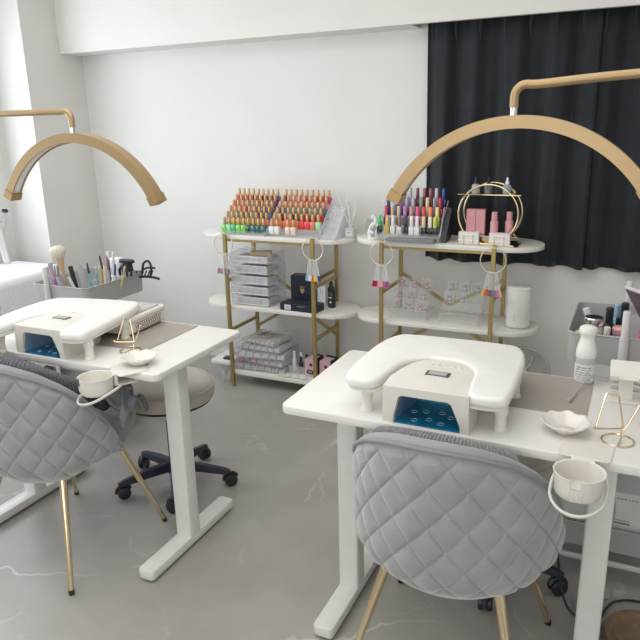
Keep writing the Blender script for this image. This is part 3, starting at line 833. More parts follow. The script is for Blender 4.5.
# ------------------------------------------------------------------ mixed rack on the second shelf
ST = .922
t = step_rack(-1.205, -.872, 4, 3.215, 0, .045, .042, 'clear acrylic step rack of mixed polishes in front of the curtain', z0=ST, base=.028)
mb = MB(); mb.box(-.09, .155, -.062, -.006, .0065, .020); mb.obj('insert', cmat((.13, .13, .14), .5, .1), t)
mb = MB(); mb.box(-.165, .165, -.075, -.072, 0, .03); mb.box(-.165, .165, -.075, 0, 0, .006); mb.obj('front_tray', M['acryl'], t)
TB = MB().slab(rrect(-.012, .012, -.010, .010, .004, 2), 0, .038, .003, 2).mesh('square_body')
TC = MB().lathe([(.0085, 0), (.009, .002), (.0078, .048), (.006, .050)], 12).mesh('tall_cap')
def cap(c): return cmat(c, .35)
MIX = [  # row, slot, body, bodyname, cap colour, capname
 (0, 0, (.02, .04, .03), 'black', (.05, .62, .16), 'a bright green'), (0, 2.0, (.62, .42, .08), 'gold', (.66, .50, .25), 'a gold'), (0, 3.5, (.75, .77, .78), 'clear', (.86, .87, .88), 'a white dropper'),
 (0, 5.2, (.72, .70, .69), 'white', (.22, .17, .16), 'a grey-brown'), (0, 6.8, (.03, .03, .035), 'black', (.03, .03, .03), 'a tapered black'), (0, 8.2, (.84, .84, .83), 'white', (.86, .86, .86), 'a white'),
 (0, 9.6, (.84, .84, .84), 'white', (.85, .85, .85), 'a short white'), (0, 11.2, (.02, .03, .03), 'dark', (.78, .68, .45), 'a beige'), (0, 12.8, (.02, .03, .03), 'dark', (.85, .86, .85), 'an ivory'), (0, 14, (.03, .05, .03), 'dark', (.62, .72, .12), 'a lime'),
 (1, 1, (.2, .02, .03), 'dark', (.50, .03, .08), 'a crimson'), (1, 2.6, (.3, .2, .1), 'brown', (.68, .42, .24), 'an apricot'), (1, 4.2, (.3, .2, .1), 'brown', (.70, .52, .36), 'a beige'), (1, 5.8, (.3, .15, .35), 'violet', (.45, .26, .55), 'a lilac'),
 (1, 7.4, (.5, .2, .25), 'rose', (.68, .30, .36), 'a rose'), (1, 9.0, (.6, .1, .2), 'pink', (.85, .09, .26), 'a hot pink'), (1, 10.6, (.6, .05, .05), 'red', (.80, .05, .07), 'a red'), (1, 12.2, (.6, .2, .05), 'orange', (.88, .27, .08), 'an orange'), (1, 13.9, (.5, .55, .1), 'yellow', (.80, .82, .28), 'a yellow'),
 (2, .8, (.03, .04, .15), 'navy', (.03, .05, .22), 'a navy'), (2, 2.4, (.2, .35, .45), 'blue', (.36, .56, .68), 'a sky blue'), (2, 4.0, (.2, .1, .3), 'purple', (.30, .14, .46), 'a purple'), (2, 5.6, (.2, .1, .25), 'mauve', (.42, .33, .48), 'a mauve'), (2, 7.2, (.4, .38, .42), 'grey', (.52, .48, .54), 'a pale mauve'),
 (2, 9.2, (.15, .25, .15), 'green', (.24, .34, .20), 'a moss green'), (2, 10.8, (.6, .55, .4), 'cream', (.76, .68, .44), 'a cream'), (2, 12.6, (.4, .2, .25), 'pink', (.34, .32, .36), 'a grey'), (2, 14.0, (.4, .02, .05), 'red', (.50, .02, .06), 'a ruby'),
 (3, 2.6, (.08, .04, .04), 'dark', (.16, .06, .06), 'a dark brown'), (3, 4.2, (.4, .38, .36), 'grey', (.52, .48, .44), 'a taupe grey'), (3, 5.8, (.4, .38, .4), 'grey', (.50, .46, .48), 'a warm grey'), (3, 7.6, (.15, .05, .08), 'dark', (.20, .06, .10), 'an aubergine'),
 (3, 9.4, (.15, .03, .04), 'dark', (.28, .07, .08), 'a brick'), (3, 10.9, (.2, .05, .06), 'dark', (.30, .10, .12), 'a rust'), (3, 12.4, (.5, .4, .42), 'pink', (.72, .52, .58), 'a pale pink'), (3, 14.2, (.02, .05, .20), 'blue', (.02, .06, .30), 'a cobalt')]
for r, sl, bc, bn, cc, cn in MIX:
    sc_ = 1.12 if r else 1.12
    polish(-1.190+.0208*sl, 3.236+.045*r, ST+.028+.042*r, bc, bn, cap(cc), cn,
           '%s of the mixed rack' % ['front row', 'second row', 'third row', 'back row'][r], 'mixed polish bottles on the second shelf', 1.1, 0, TB, TC)

# black leaning swatch book at the rack's right side
t = thing('swatch_book', 'black folded swatch book with clear pages at the right side of the mixed rack', 'swatch book', (-.852, 3.215, ST), R(6))
bk = MB()
for k in range(5):
    y0 = .0+.033*k
    bk.add([(-.010, y0, 0), (.016, y0, 0), (.016, y0+.03, .0), (-.010, y0+.03, 0), (-.010, y0+.018, .055+.025*k), (.016, y0+.018, .055+.025*k), (.016, y0+.034, .052+.025*k), (-.010, y0+.034, .052+.025*k)],
           [(0, 3, 2, 1), (4, 5, 6, 7), (0, 1, 5, 4), (1, 2, 6, 5), (2, 3, 7, 6), (3, 0, 4, 7)], False)
bk.obj('page', M['black'], t)
MB().tube([(-.014, -.005, .03), (-.014, .12, .16)], .004, 8).obj('spine', M['grey'], t)

# ------------------------------------------------------------------ gold ring stand with plates
t = thing('ring_stand', 'round gold two-tier display stand in front of the dark curtain', 'display stand', (-.640, 3.22, ST+.045))
for k, (dy, dx) in enumerate(((0, 0), (.115, .0))):
    o = MB().tube(circ((dx, dy, .101), .1405, 64, 'xz'), .0048, 10, True).obj('ring', M['gold'], t)
MB().slab(rrect(-.145, .152, -.012, .128, .004, 2), .193, .197, 0).obj('plate', M['gold'], t)
MB().slab(rrect(-.128, .150, -.012, .128, .004, 2), -.002, .003, 0).obj('plate', M['gold'], t)
mb = MB(); mb.slab(rrect(-.08, .13, -.01, .125, .004, 2), -.0445, -.039, 0); mb.box(-.03, .04, .03, .08, -.040, -.001); mb.obj('base', M['gold'], t)
def pink_box(x, label):
    t = thing('pink_box', label, 'box', (x, 3.256, ST+.049), R(3), 'pink boxes on the ring stand')
    MB().box(-.0215, .0215, -.018, .018, 0, .118).obj('carton', M['pinkb'], t, bevel=.001)
    k = MB(); k.cbox(0, -.0184, .098, .018, .0006, .002); k.cbox(-.003, -.0184, .092, .022, .0006, .0012); k.obj('lettering', cmat((.80, .55, .56), .5, 0), t)
pink_box(-.724, 'tall pink box on the ring stand, left of the two'); pink_box(-.679, 'tall pink box on the ring stand, right of the two')
def pink_bottle(x, y, label):
    t = thing('pink_bottle', label, 'bottle', (x, y, ST+.049), 0, 'pink bottles on the ring stand')
    MB().lathe([(.018, 0), (.0185, .003), (.0185, .062), (.017, .066)], 24).obj('body', M['pink'], t)
    MB().lathe([(.0135, .066), (.0138, .068), (.0138, .106), (.0125, .108)], 24).obj('cap', M['pinkb'], t)
pink_bottle(-.612, 3.245, 'slim pink bottle on the ring stand, beside the pink boxes')
pink_bottle(-.547, 3.270, 'slim pink bottle at the right end of the ring stand')
def dropper(x, y, glass, capc, label):
    t = thing('dropper_bottle', label, 'bottle', (x, y, ST+.045+.1975), 0, 'bottles on top of the ring stand')
    MB().lathe([(.019, 0), (.020, .002), (.020, .034), (.014, .041), (.008, .043)], 20).obj('body', glass, t)
    MB().lathe([(.0095, .043), (.0095, .055), (.005, .058), (.0055, .070), (.003, .074)], 16).obj('dropper_cap', capc, t)
dropper(-.712, 3.27, M['grey'], M['black'], 'grey frosted bottle with dark top on the left of the ring stand roof')
dropper(-.652, 3.27, cmat((.16, .17, .19), .3), M['black'], 'smoky dark bottle in the middle of the ring stand roof')
dropper(-.566, 3.27, cmat((.33, .42, .52), .15), M['white'], 'blue-grey dropper bottle with white top on the ring stand roof')

# card holders
def card_holder(x, label):
    t = thing('card_holder', label, 'card holder', (x, 3.205, ST), R(0), 'gold card holders')
    MB().box(-.048, .048, .0, .030, .004, .062).obj('card_stack', M['label'], t)
    w = MB()
    for s in (-1, 1): w.tube([(s*.022, -.003, .048), (s*.022, -.003, .0015), (s*.022, .040, .0015), (s*.022, .040, .05)], .0016, 6)
    w.tube([(-.022, -.003, .048), (.022, -.003, .048)], .0016, 6); w.tube([(-.050, -.003, .022), (.050, -.003, .022)], .0014, 6)
    w.tube([(-.05, -.003, .022), (-.05, -.003, .0015), (.05, -.003, .0015), (.05, -.003, .022)], .0014, 6)
    w.obj('wire_frame', M['gold'], t)
card_holder(-.724, 'white cards in a gold wire holder, left of the two by the ring stand')
card_holder(-.578, 'white cards in a gold wire holder, right of the two by the ring stand')
mb = MB().slab(rrect(-.535, -.49, 3.19, 3.30, .003, 2), ST, ST+.004, 0)
tag(mb.obj('gold_plate', M['gold']), 'small flat gold plate on the shelf right of the card holders', 'plate')

# white knotted sculpture and round glass
t = thing('sculpture', 'small white hugging-figure sculpture at the left end of the second shelf', 'sculpture', (-1.222, 3.235, ST))
s_ = MB(); s_.slab(rrect(-.03, .03, -.014, .014, .006, 3), 0, .007, .002, 2)
s_.tube(catmull([(-.020, 0, .006), (-.024, 0, .035), (-.006, 0, .065), (.012, 0, .085), (.008, 0, .104), (-.004, 0, .112)], 6, False), .01, 12, rs=None)
s_.tube(catmull([(.020, 0, .006), (.016, 0, .030), (.024, 0, .055), (.014, 0, .082), (-.008, -.004, .072), (-.018, -.006, .045), (.0, -.008, .03)], 6, False), .008, 12)
s_.lathe([(.001, .098), (.009, .103), (.012, .112), (.009, .121), (.001, .125)], 16, (-.004, 0, 0))
s_.obj('figure', M['white'], t)
o = MB().tube([(0, -.004, 0), (0, .004, 0)], .052, 40).obj('round_mirror', M['glasslid']); o.location = (-1.238, 3.285, ST+.054)
tag(o, 'round translucent disc leaning behind the white sculpture', 'disc')

# ------------------------------------------------------------------ swatch rings hanging from the front posts
def swatch_ring(x, cols, label, seed):
    rr = random.Random(seed)
    t = thing('swatch_ring', label, 'swatch ring', (x, 3.1565, .862), 0, 'colour swatch rings hanging on the shelves')
    MB().tube(circ((0, 0, 0), .060, 48, 'xz'), .0026, 8, True).obj('ring', mat('pale_gold_ring', (.80, .72, .55), .3, .5), t)
    n = len(cols)
    for i, c in enumerate(cols):
        a = R(-9 + 18*i/(n-1)) + R(rr.uniform(-1, 1)); y = -.006+.0022*(i % 3)
        d = Vector((math.sin(a), 0, -math.cos(a))); e = Vector((math.cos(a), 0, math.sin(a)))
        p0 = Vector((-.022+.044*i/(n-1), y, -.052)); L0, L1 = .082, .118
        q = MB()
        P = [p0-e*.0016, p0+e*.0016, p0+d*L0+e*.0038, p0+d*L1+e*.0042, p0+d*(L1+.004), p0+d*L1-e*.0042, p0+d*L0-e*.0038]
        q.add(P+[v+Vector((0, .001, 0)) for v in P], [(0, 1, 2, 3, 4, 5, 6), (13, 12, 11, 10, 9, 8, 7)]+[(i2, (i2+1) % 7, 7+(i2+1) % 7, 7+i2) for i2 in range(7)], False)
        st_ = q.obj('stick', M['acryl_e'], t)
        k = MB(); P = [p0+d*(L0+.008)+e*.0064, p0+d*(L1+.001)+e*.0064, p0+d*(L1+.004), p0+d*(L1+.001)-e*.0064, p0+d*(L0+.008)-e*.0064]
        k.add([v+Vector((0, -.0012, 0)) for v in P]+[v+Vector((0, .0018, 0)) for v in P], [(0, 1, 2, 3, 4), (9, 8, 7, 6, 5)]+[(i2, (i2+1) % 5, 5+(i2+1) % 5, 5+i2) for i2 in range(5)], False)
        k.obj('colour_tip', cmat(c, .25), st_)
swatch_ring(-2.094, [(.35, .22, .2), (.5, .3, .25), (.25, .05, .1), (.7, .6, .5), (.3, .2, .3), (.6, .45, .3), (.2, .15, .2), (.5, .5, .5)], 'swatch ring of muted brown and wine tips on the leftmost brass post', 1)
swatch_ring(-1.536, [(.25, .4, .62), (.75, .8, .8), (.1, .5, .18), (.8, .8, .75), (.85, .13, .05), (.90, .40, .05), (.85, .6, .08), (.7, .65, .6), (.1, .15, .35), (.05, .06, .2)], 'swatch ring of rainbow green, red, orange and blue tips beside the navy boxes', 2)
swatch_ring(-1.150, [(.35, .01, .05), (.55, .02, .1), (.7, .2, .3), (.8, .45, .5), (.85, .5, .5), (.8, .35, .35), (.6, .1, .3), (.3, .1, .4), (.45, .15, .3)], 'swatch ring of red, pink and purple tips above the ring display', 3)
swatch_ring(-.592, [(.75, .5, .1), (.85, .12, .06), (.7, .1, .1), (.15, .12, .25), (.25, .25, .3), (.3, .22, .3), (.6, .2, .35), (.8, .45, .5)], 'swatch ring of orange, dark blue and pink tips beside the white cylinder', 4)

# ------------------------------------------------------------------ drawer tower
t = thing('drawer_tower', 'translucent plastic tower of small drawers on the middle shelf', 'drawers', (-1.966, 3.205, SM1))
mb = MB()
w = .128; dpt = .20
for k in range(5):
    z = .002+.0615*k
    mb.box(-w, w, 0, dpt, z, z+.003); mb.box(-w, -w+.003, 0, dpt, z, z+.058); mb.box(w-.003, w, 0, dpt, z, z+.058)
    mb.box(-w, w, dpt-.003, dpt, z, z+.058)
mb.obj('shell', M['frost'], t, bevel=.001)
for k in range(5):
    z = .006+.0615*k
    if k == 4:
        d = MB().box(-w+.005, w-.005, -.002, 0, z, z+.040).obj('drawer', M['frostsolid'], t)
    else:
        d = MB().box(-w+.005, w-.005, -.004, 0, z, z+.048).obj('drawer', M['frostsolid'], t, bevel=.001)
    h = MB(); h.box(-.07, .07, -.012, -.004, z+.030, z+.034); h.box(-.07, -.066, -.012, -.004, z+.014, z+.032); h.box(.066, .07, -.012, -.004, z+.014, z+.032)
    h.obj('handle', M['acryl_e'], d)
    fz0, fz1 = z+.004, z+(.036 if k == 4 else .044)
    MB().tube([(-w+.010, -.0045, fz0), (w-.010, -.0045, fz0), (w-.010, -.0045, fz1), (-w+.010, -.0045, fz1)], .0022, 6, True).obj('front_frame', M['label'], d)
    c = MB(); rr = random.Random(k)
    for i in range(5): c.cbox(-.09+.045*i, .09, z+.016, .036, .14, .018+.014*rr.random())
    c.obj('contents', SPK[(k+2) % 5 if k % 2 else 3], d)
o = MB().tube([(-.058, 0, 0), (.058, .02, 0)], .021, 20).obj('patterned_tube', cmat((.50, .40, .27), .5, 0)); o.location = (-1.925, 3.275, SM1+.292); o.rotation_euler = (0, 0, R(10))
tag(o, 'brown patterned tube lying in the open top of the drawer tower', 'tube')

# navy boxes
t = thing('gift_box', 'tall navy box with gold crest standing beside the drawer tower', 'box', (-1.690, 3.345, SM1), R(4))
MB().box(-.066, .066, -.035, .035, 0, .175).obj('carton', M['navybox'], t, bevel=.002)
g = MB(); g.slab([(-.012, .0), (.0, -.014), (.012, .0), (.012, .016), (-.012, .016)], -.0005, .0006, mx=Matrix.Translation((.005, -.0357, .085)) @ Matrix.Rotation(PI/2, 4, 'X'))
for k in range(4): g.cbox(-.006+.0075*k, -.0357, .110, .0045, .0008, .008)
g.obj('crest', M['goldink'], t)
t = thing('gift_box', 'flat navy box with a small white label lying on the middle shelf', 'box', (-1.650, 3.235, SM1), R(-3))
MB().box(-.115, .115, -.048, .05, 0, .042).obj('carton', M['navybox'], t, bevel=.002)
MB().box(-.085, -.045, -.0485, -.0479, .006, .034).obj('label', M['label'], t)
k_ = MB()
for i in range(4): k_.cbox(-.065, -.0488, .012+.005*i, .028, .0004, .0016)
k_.cbox(.02, -.0484, .030, .05, .0006, .004); k_.obj('lettering', M['ink'], t)
t = thing('white_box', 'narrow white carton between the navy box and the black bottles', 'box', (-1.570, 3.345, SM1), 0)
MB().box(-.022, .022, -.018, .018, 0, .118).obj('carton', M['label'], t, bevel=.001)
k_ = MB(); k_.cbox(-.004, -.0184, .09, .004, .0006, .04); k_.cbox(.006, -.0184, .08, .002, .0006, .05); k_.obj('lettering', cmat((.5, .5, .52), .6, 0), t)
def black_bottle(x, y, h, label):
    t = thing('black_bottle', label, 'bottle', (x, y, SM1), 0, 'small black bottles on the middle shelf')
    MB().lathe([(.020, 0), (.021, .002), (.021, h*.62), (.016, h*.68), (.009, h*.70)], 22).obj('body', M['black'], t)
    MB().lathe([(.011, h*.70), (.011, h*.84), (.006, h*.86), (.006, h)], 16).obj('pump', M['black'], t)
    k = MB(); k.cbox(-.002, -.0213, h*.45, .018, .0006, .005); k.cbox(0, -.0213, h*.25, .012, .0006, .010); k.obj('lettering', M['label'], t)
black_bottle(-1.512, 3.340, .135, 'black bottle with white lettering at the right end of the middle shelf')
black_bottle(-1.545, 3.405, .150, 'taller black bottle behind the white carton on the middle shelf')

# ------------------------------------------------------------------ lower shelf of the left unit
for k, (x0, x1, y0, y1, z, h, rz_, lab) in enumerate([
    (-.155, .165, -.10, .13, 0, .045, 3, 'clear divided case of orange and blue beads, lowest of the stack'),
    (-.150, .170, -.10, .13, .046, .040, -4, 'clear divided case with pink contents, second from the bottom of the stack'),
    (-.185, .165, -.12, .12, .087, .040, 5, 'wide clear divided case jutting left in the stack on the lowest shelf'),
    (-.150, .150, -.10, .12, .128, .038, -2, 'clear divided case second from the top of the stack'),
    (-.110, .120, -.09, .11, .167, .026, -8, 'small clear case with a beige ring inside, topmost of the stack')]):
    t = thing('bead_case', lab, 'case', (-1.935, 3.305, SB+z), R(rz_), 'clear cases stacked on the lowest shelf')
    MB().box(x0, x1, y0, y1, 0, h).obj('shell', M['frost'], t, bevel=.004)
    c = MB(); rr = random.Random(k+5); n = 7
    for i in range(n):
        for j in range(3): c.cbox(x0+(x1-x0)*(i+.5)/n, y0+(y1-y0)*(j+.5)/3, h*.42, (x1-x0)/n*.8, (y1-y0)/3*.8, h*.5)
    c.obj('contents', SPK[k], t)
    d = MB()
    for i in range(n+1): d.box(x0+(x1-x0)*i/n-.0008, x0+(x1-x0)*i/n+.0008, y0-.0006, y1, .002, h-.002)
    d.obj('divider', M['acryl_e'], t)
    if k == 4: MB().tube(circ((.0, .01, .030), .045, 30, 'xy'), .005, 8, True).obj('ring', cmat((.45, .34, .28), .5), t)
t = thing('white_tray', 'shallow white tray at the left end of the lowest shelf, a bag under it', 'tray', (-2.165, 3.27, SB+.028), 0)
MB().slab(rrect(-.085, .06, -.10, .12, .015, 4), 0, .022, .004, 2).obj('tray', M['white'], t)
MB().box(-.01, .04, -.07, -.03, .022, .034).obj('clip', M['black'], t)
def bagf(u, v):
    a = 2*PI*u; z = .121 - .119*v
    r = .050*(1-.30*v)*(1+.10*math.sin(5*a+6*v)+.05*math.sin(11*a-4*v))
    return (-2.185+r*math.cos(a)*.95, 3.25+r*math.sin(a)*.8, z)
tag(MB().grid(60, 16, bagf, True).obj('plastic_bag', M['bag']), 'crumpled translucent plastic bag hanging under the white tray by the brass post', 'bag')
t = thing('clear_bin', 'clear open bin with black and white bottles on the lowest shelf', 'bin', (-1.698, 3.30, SB), 0)
b = MB(); b.box(-.055, .055, -.06, .06, 0, .003)
for a in ((-.055, -.052, -.06, .06), (.052, .055, -.06, .06), (-.055, .055, -.06, -.057), (-.055, .055, .057, .06)): b.box(*a, 0, .055)
b.obj('bin', M['frost'], t)
def small_bottle(x, y, z, m, h, label, grp, r=.012):
    t = thing('small_bottle', label, 'bottle', (x, y, z), 0, grp)
    MB().lathe([(r, 0), (r*1.05, .002), (r*1.05, h*.6), (r*.6, h*.68)], 16).obj('body', m, t)
    MB().lathe([(r*.68, h*.66), (r*.68, h*.97), (r*.5, h)], 14).obj('cap', m, t)
G = 'bottles in the clear bin'
small_bottle(-1.738, 3.29, SB+.003, M['white'], .125, 'white bottle at the left in the clear bin on the lowest shelf', G)
small_bottle(-1.715, 3.335, SB+.003, M['white'], .105, 'white bottle at the back of the clear bin on the lowest shelf', G)
small_bottle(-1.690, 3.28, SB+.003, M['black'], .098, 'black bottle in the middle of the clear bin on the lowest shelf', G)
small_bottle(-1.662, 3.30, SB+.003, M['black'], .110, 'black bottle at the right in the clear bin on the lowest shelf', G)
for i, (x, lab) in enumerate(((-1.598, 'pink box with black oval label on the lowest shelf, left of the brass post'), (-1.505, 'pink box with black oval label on the lowest shelf, right of the brass post'))):
    t = thing('patterned_box', lab, 'box', (x, 3.265, SB), R(-8), 'pink and black boxes')
    MB().box(-.038, .036, -.04, .04, 0, .112).obj('carton', cmat((.66, .42, .48), .5, 0), t, bevel=.001)
    k = MB(); k.box(.0362, .038, -.041, .041, 0, .124); k.box(-.038, .036, .0402, .042, 0, .124); k.obj('side_flap', M['navybox'], t)
    q = MB(); q.slab(stadium(-.024, .024, -.013, .013, 10), 0, .0012, mx=Matrix.Translation((-.001, -.0405, .038)) @ Matrix.Rotation(PI/2, 4, 'X'))
    q.lathe([(.010, 0), (.006, .001)], 12, mx=Matrix.Translation((.004, -.0405, .082)) @ Matrix.Rotation(PI/2, 4, 'X')); q.obj('emblem', M['black'], t)
    l = MB(); l.cbox(-.001, -.0422, .041, .030, .0006, .004); l.cbox(-.001, -.0422, .034, .020, .0006, .003); l.obj('lettering', cmat((.6, .55, .6), .5, 0), t)
def paperf(u, v):
    return (-1.80+.235*u, 3.185+.075*v, SB+.003+.006*abs(math.sin(u*14+v*3))*(1-v*.5))
tag(MB().grid(50, 10, paperf).obj('packing_film', M['label'], solid=.001), 'crinkled white film along the front of the lowest shelf', 'film')

# ------------------------------------------------------------------ ring cubes on acrylic stands
def cube_stand(x, y, rz, layout, label, grp, tint, side):
    t = thing('acrylic_stand', label, 'display stand', (x, y, SM2), rz, 'clear stepped stands on the middle shelf')
    e = MB()
    for k in range(3):
        e.box(-.10, .10, .0+.045*k, .043+.045*k, .050+.048*k, .053+.048*k); e.box(-.10, .10, .045*k, .045*k+.002, (.0 if k == 0 else .053+.048*(k-1)), .053+.048*k)
    for s in (-1, 1): e.box(s*.10-.001, s*.10+.001, -.005, .135, 0, .053)
    e.obj('steps', M['acryl'], t)
    f = MB()
    for s in (-1, 1): f.tube([(s*.10, -.005, 0), (s*.10, -.005, .053)], .0013, 6).tube([(s*.10, -.005, .053), (s*.10, .135, .053)], .0013, 6)
    f.tube([(-.10, -.002, .053), (.10, -.002, .053)], .0013, 6); f.obj('edge', M['acryl_e'], t)
    cr, sr = math.cos(rz), math.sin(rz)
    for r, cs in enumerate(layout):
        for c in cs:
            lx, ly = -.068+.066*c, .021+.045*r
            q = thing('trinket_cube', 'small clear cube holding a charm, %s in the %s of %s' % (['left', 'middle', 'right'][c], ['front row', 'middle row', 'back row'][r], side), 'display cube',
                      (x+lx*cr-ly*sr, y+lx*sr+ly*cr, SM2+.0535+.048*r), rz, grp); q.scale = (1.22, 1.0, 1.1)
            MB().box(-.020, .020, -.019, .019, 0, .043).obj('case', M['acryl'], q, bevel=.003)
            b_ = MB()
            for sx in (-1, 1):
                for sy in (-1, 1): b_.tube([(sx*.019, sy*.018, .001), (sx*.019, sy*.018, .042)], .0014, 6)
            for z in (.001, .042): b_.tube([(-.019, -.018, z), (.019, -.018, z), (.019, .018, z), (-.019, .018, z)], .0011, 6, True)
            b_.obj('case_edge', M['liquid'], q)
            g_ = MB(); g_.lathe([(.011, .002), (.013, .004), (.008, .010), (.004, .014), (.009, .020), (.011, .026), (.006, .032), (.001, .034)], 14); g_.obj('charm', cmat(tint, .25, metal=.0), q)
            h_ = MB(); h_.box(-.011, .011, -.012, .012, .0012, .004); h_.obj('pad', cmat((.14, .10, .12), .5, 0), q)
cube_stand(-1.030, 3.225, R(-3), [(0, 1, 2), (0, 1, 2), (0, 1, 2)], 'clear acrylic step stand of nine charm cubes on the middle shelf', 'charm cubes', (.62, .42, .48), 'the left stand')
cube_stand(-.765, 3.235, R(-3), [(), (0, 1), (0, 1, 2)], 'clear acrylic step stand with five charm cubes and an empty front row', 'charm cubes', (.52, .52, .56), 'the right stand')
# white cylinder appliance
t = thing('air_purifier', 'plain white rounded cylinder appliance at the right end of the middle shelf', 'appliance', (-.484, 3.30, SM2))
MB().lathe([(.055, 0), (.058, .004), (.0585, .195), (.056, .205), (.050, .208), (.002, .208)], 44, sy=.85).obj('body', M['white'], t)
MB().lathe([(.0592, .001), (.0592, .008)], 44, sy=.85, cap0=False, cap1=False).obj('base_ring', M['grey'], t)
MB().tube([(p[0], p[1]*.85, p[2]) for p in circ((0, 0, .199), .0575, 44, 'xy')], .0012, 6, True).obj('lid_seam', M['greyl'], t)
k_ = MB()
for z in (.045, .060, .075): k_.tube([(.0-.01, -.0505, z), (-.01, -.0490, z)], .0035, 10)
k_.obj('indicator', M['greyl'], t)

# ------------------------------------------------------------------ trolleys
def tray_mesh(t, x0, x1, y0, y1, z0, z1, m, name='tray'):
    o = rrect(x0, x1, y0, y1, .035, 6); i = rrect(x0+.003, x1-.003, y0+.003, y1-.003, .032, 6); n = len(o)
    k = .985
    vs = [(x*k, y*k, z0) for x, y in o]+[(x, y, z1) for x, y in o]+[(x, y, z1) for x, y in i]+[(x*k, y*k, z0+.003) for x, y in i]
    fs = []
    for q in range(3):
        for a in range(n):
            b = (a+1) % n; fs.append((q*n+a, q*n+b, (q+1)*n+b, (q+1)*n+a))
    fs += [tuple(range(n))[::-1], tuple(range(3*n, 4*n))]
    r = MB().add(vs, fs, True).obj(name, m, t)
    MB().tube([(x, y, z1) for x, y in o], .0034, 6, True).obj('rim', m, r)
    return r
def make_trolley(x0, x1, y0, y1, zt, label, postdx=0., hh=.085):
    cx, cy = (x0+x1)/2, (y0+y1)/2
    t = thing('storage_trolley', label, 'trolley', (cx, cy, 0), 0, 'grey three-tier trolleys')
    a, b, c, d = x0-cx, x1-cx, y0-cy, y1-cy
    for z1, h in ((zt, .095), (zt-.33, .085), (.185, .085)):
        tray_mesh(t, a, b, c, d, z1-h, z1, M['grey'])
    for Y in (c-.010, d+.010):
        MB().tube([(postdx, Y, .06), (postdx, Y, zt-.10)], .0095, 14).obj('post', M['greyl'], t)
        MB().tube([(postdx, Y, zt-.10), (postdx, Y, zt+.002)], .0138, 16).obj('sleeve', M['greyl'], t)
        MB().tube([(postdx, Y, zt), (postdx, Y, zt+hh), (postdx, Y, zt+hh+.003)], .0115, 16, rs=[.0112, .0112, .009]).obj('handle_post', M['greyl'], t)
    for Y in (c-.010, d+.010): MB().tube([(a-.02, Y, .062), (b+.02, Y, .062)], .0105, 10).obj('base_tube', M['greyl'], t)
    for X in (a-.01, b+.01):
        for Y in (c-.010, d+.010):
            w = MB().tube([(X-.009, Y+.012, .0245), (X+.009, Y+.012, .0245)], .024, 20); w.tube([(X, Y, .062), (X, Y+.004, .045)], .007, 8)
            w.obj('caster', M['rubber'], t)
    return t
make_trolley(-.162, .168, 2.155, 2.560, .850, 'grey trolley behind the right-hand desk, holding jars and bottles')
make_trolley(-2.600, -2.250, 2.245, 2.655, .795, 'grey trolley behind the left desk, crowded with brushes and pens', postdx=-.06)
# --- content of the right trolley, laid out on its top tray
_before = set(bpy.data.objects)
TZ = .790-.095+.003
t = thing('glass_jar', 'clear jar with a shiny metal lid in the right trolley', 'jar', (-.098, 2.44, TZ)); t.scale = (1, 1, 1.28)
MB().lathe([(.030, 0), (.033, .004), (.033, .078), (.028, .084)], 28).obj('jar', M['liquid'], t)
MB().lathe([(.031, .084), (.033, .086), (.033, .104), (.030, .107), (.001, .108)], 28).obj('lid', M['chrome'], t)
t = thing('cream_tube', 'white and beige tube tilted in the back left corner of the right trolley', 'tube', (-.105, 2.60, TZ+.045)); t.rotation_euler = (0, R(-22), 0)
MB().lathe([(.012, -.03), (.016, .03), (.012, .05)], 16).obj('body', cmat((.68, .58, .45), .5, .1), t)
MB().lathe([(.012, .05), (.013, .052), (.012, .085)], 16).obj('cap', M['white'], t)
def tb(x, y, h, m1, m2, r, label):
    t = thing('bottle', label, 'bottle', (x, y, TZ), 0, 'bottles in the right trolley'); t.scale = (1, 1, 1.15)
    MB().lathe([(r, 0), (r*1.05, .002), (r*1.05, h*.55), (r*.8, h*.6)], 20).obj('body', m1, t)
    MB().lathe([(r*.72, h*.58), (r*.75, h*.6), (r*.75, h*.98), (r*.6, h)], 18).obj('cap', m2, t)
tb(-.052, 2.56, .125, M['black'], M['black'], .018, 'tall black bottle in the right trolley, behind the metal-lidded jar')
tb(.005-.008, 2.64, .128, M['black'], M['black'], .018, 'black bottle in front of the back handle post of the right trolley')
tb(-.028, 2.67, .115, cmat((.35, .50, .68), .3), cmat((.35, .52, .72), .3), .015, 'pale blue bottle at the back of the right trolley')
tb(-.052, 2.415, .098, M['greyl'], M['cream'], .0145, 'grey bottle with cream cap near the front of the right trolley')
tb(-.018, 2.60, .085, M['black'], M['black'], .016, 'short black bottle between the tall black ones in the right trolley')
t = thing('round_pot', 'pink and blue round pot in the right trolley, beside the front post', 'pot', (-.010, 2.455, TZ)); t.scale = (.68, .68, 1.25)
MB().lathe([(.034, 0), (.037, .003), (.037, .030)], 28).obj('base', cmat((.66, .58, .54), .3), t)
MB().lathe([(.0375, .030), (.0375, .066), (.036, .068)], 28).obj('body', cmat((.45, .52, .78), .3), t)
MB().lathe([(.040, .066), (.041, .068), (.041, .080), (.036, .084), (.001, .085)], 28).obj('lid', cmat((.80, .42, .42), .3), t)
def crumple(loc, r, seed, sz=1., sx=1.):
    rr = random.Random(seed); ph = [rr.uniform(0, 6) for _ in range(6)]
    def f(u, v):
        a = 2*PI*u; b = PI*v
        q = r*(1+.22*math.sin(3*a+ph[0])*math.sin(2*b+ph[1])+.12*math.sin(7*a+ph[2]+3*b))
        return (loc[0]+sx*q*math.sin(b)*math.cos(a), loc[1]+q*math.sin(b)*math.sin(a), loc[2]+r*sz+r*sz*math.cos(b)*-1)
    return MB().grid(30, 16, f, True)
tag(crumple((-.135, 2.395, TZ+.045), .026, 3, 1.0).obj('yellow_sponge', cmat((.72, .62, .22), .8, 0)), 'yellow sponge in the front left corner of the right trolley', 'sponge')
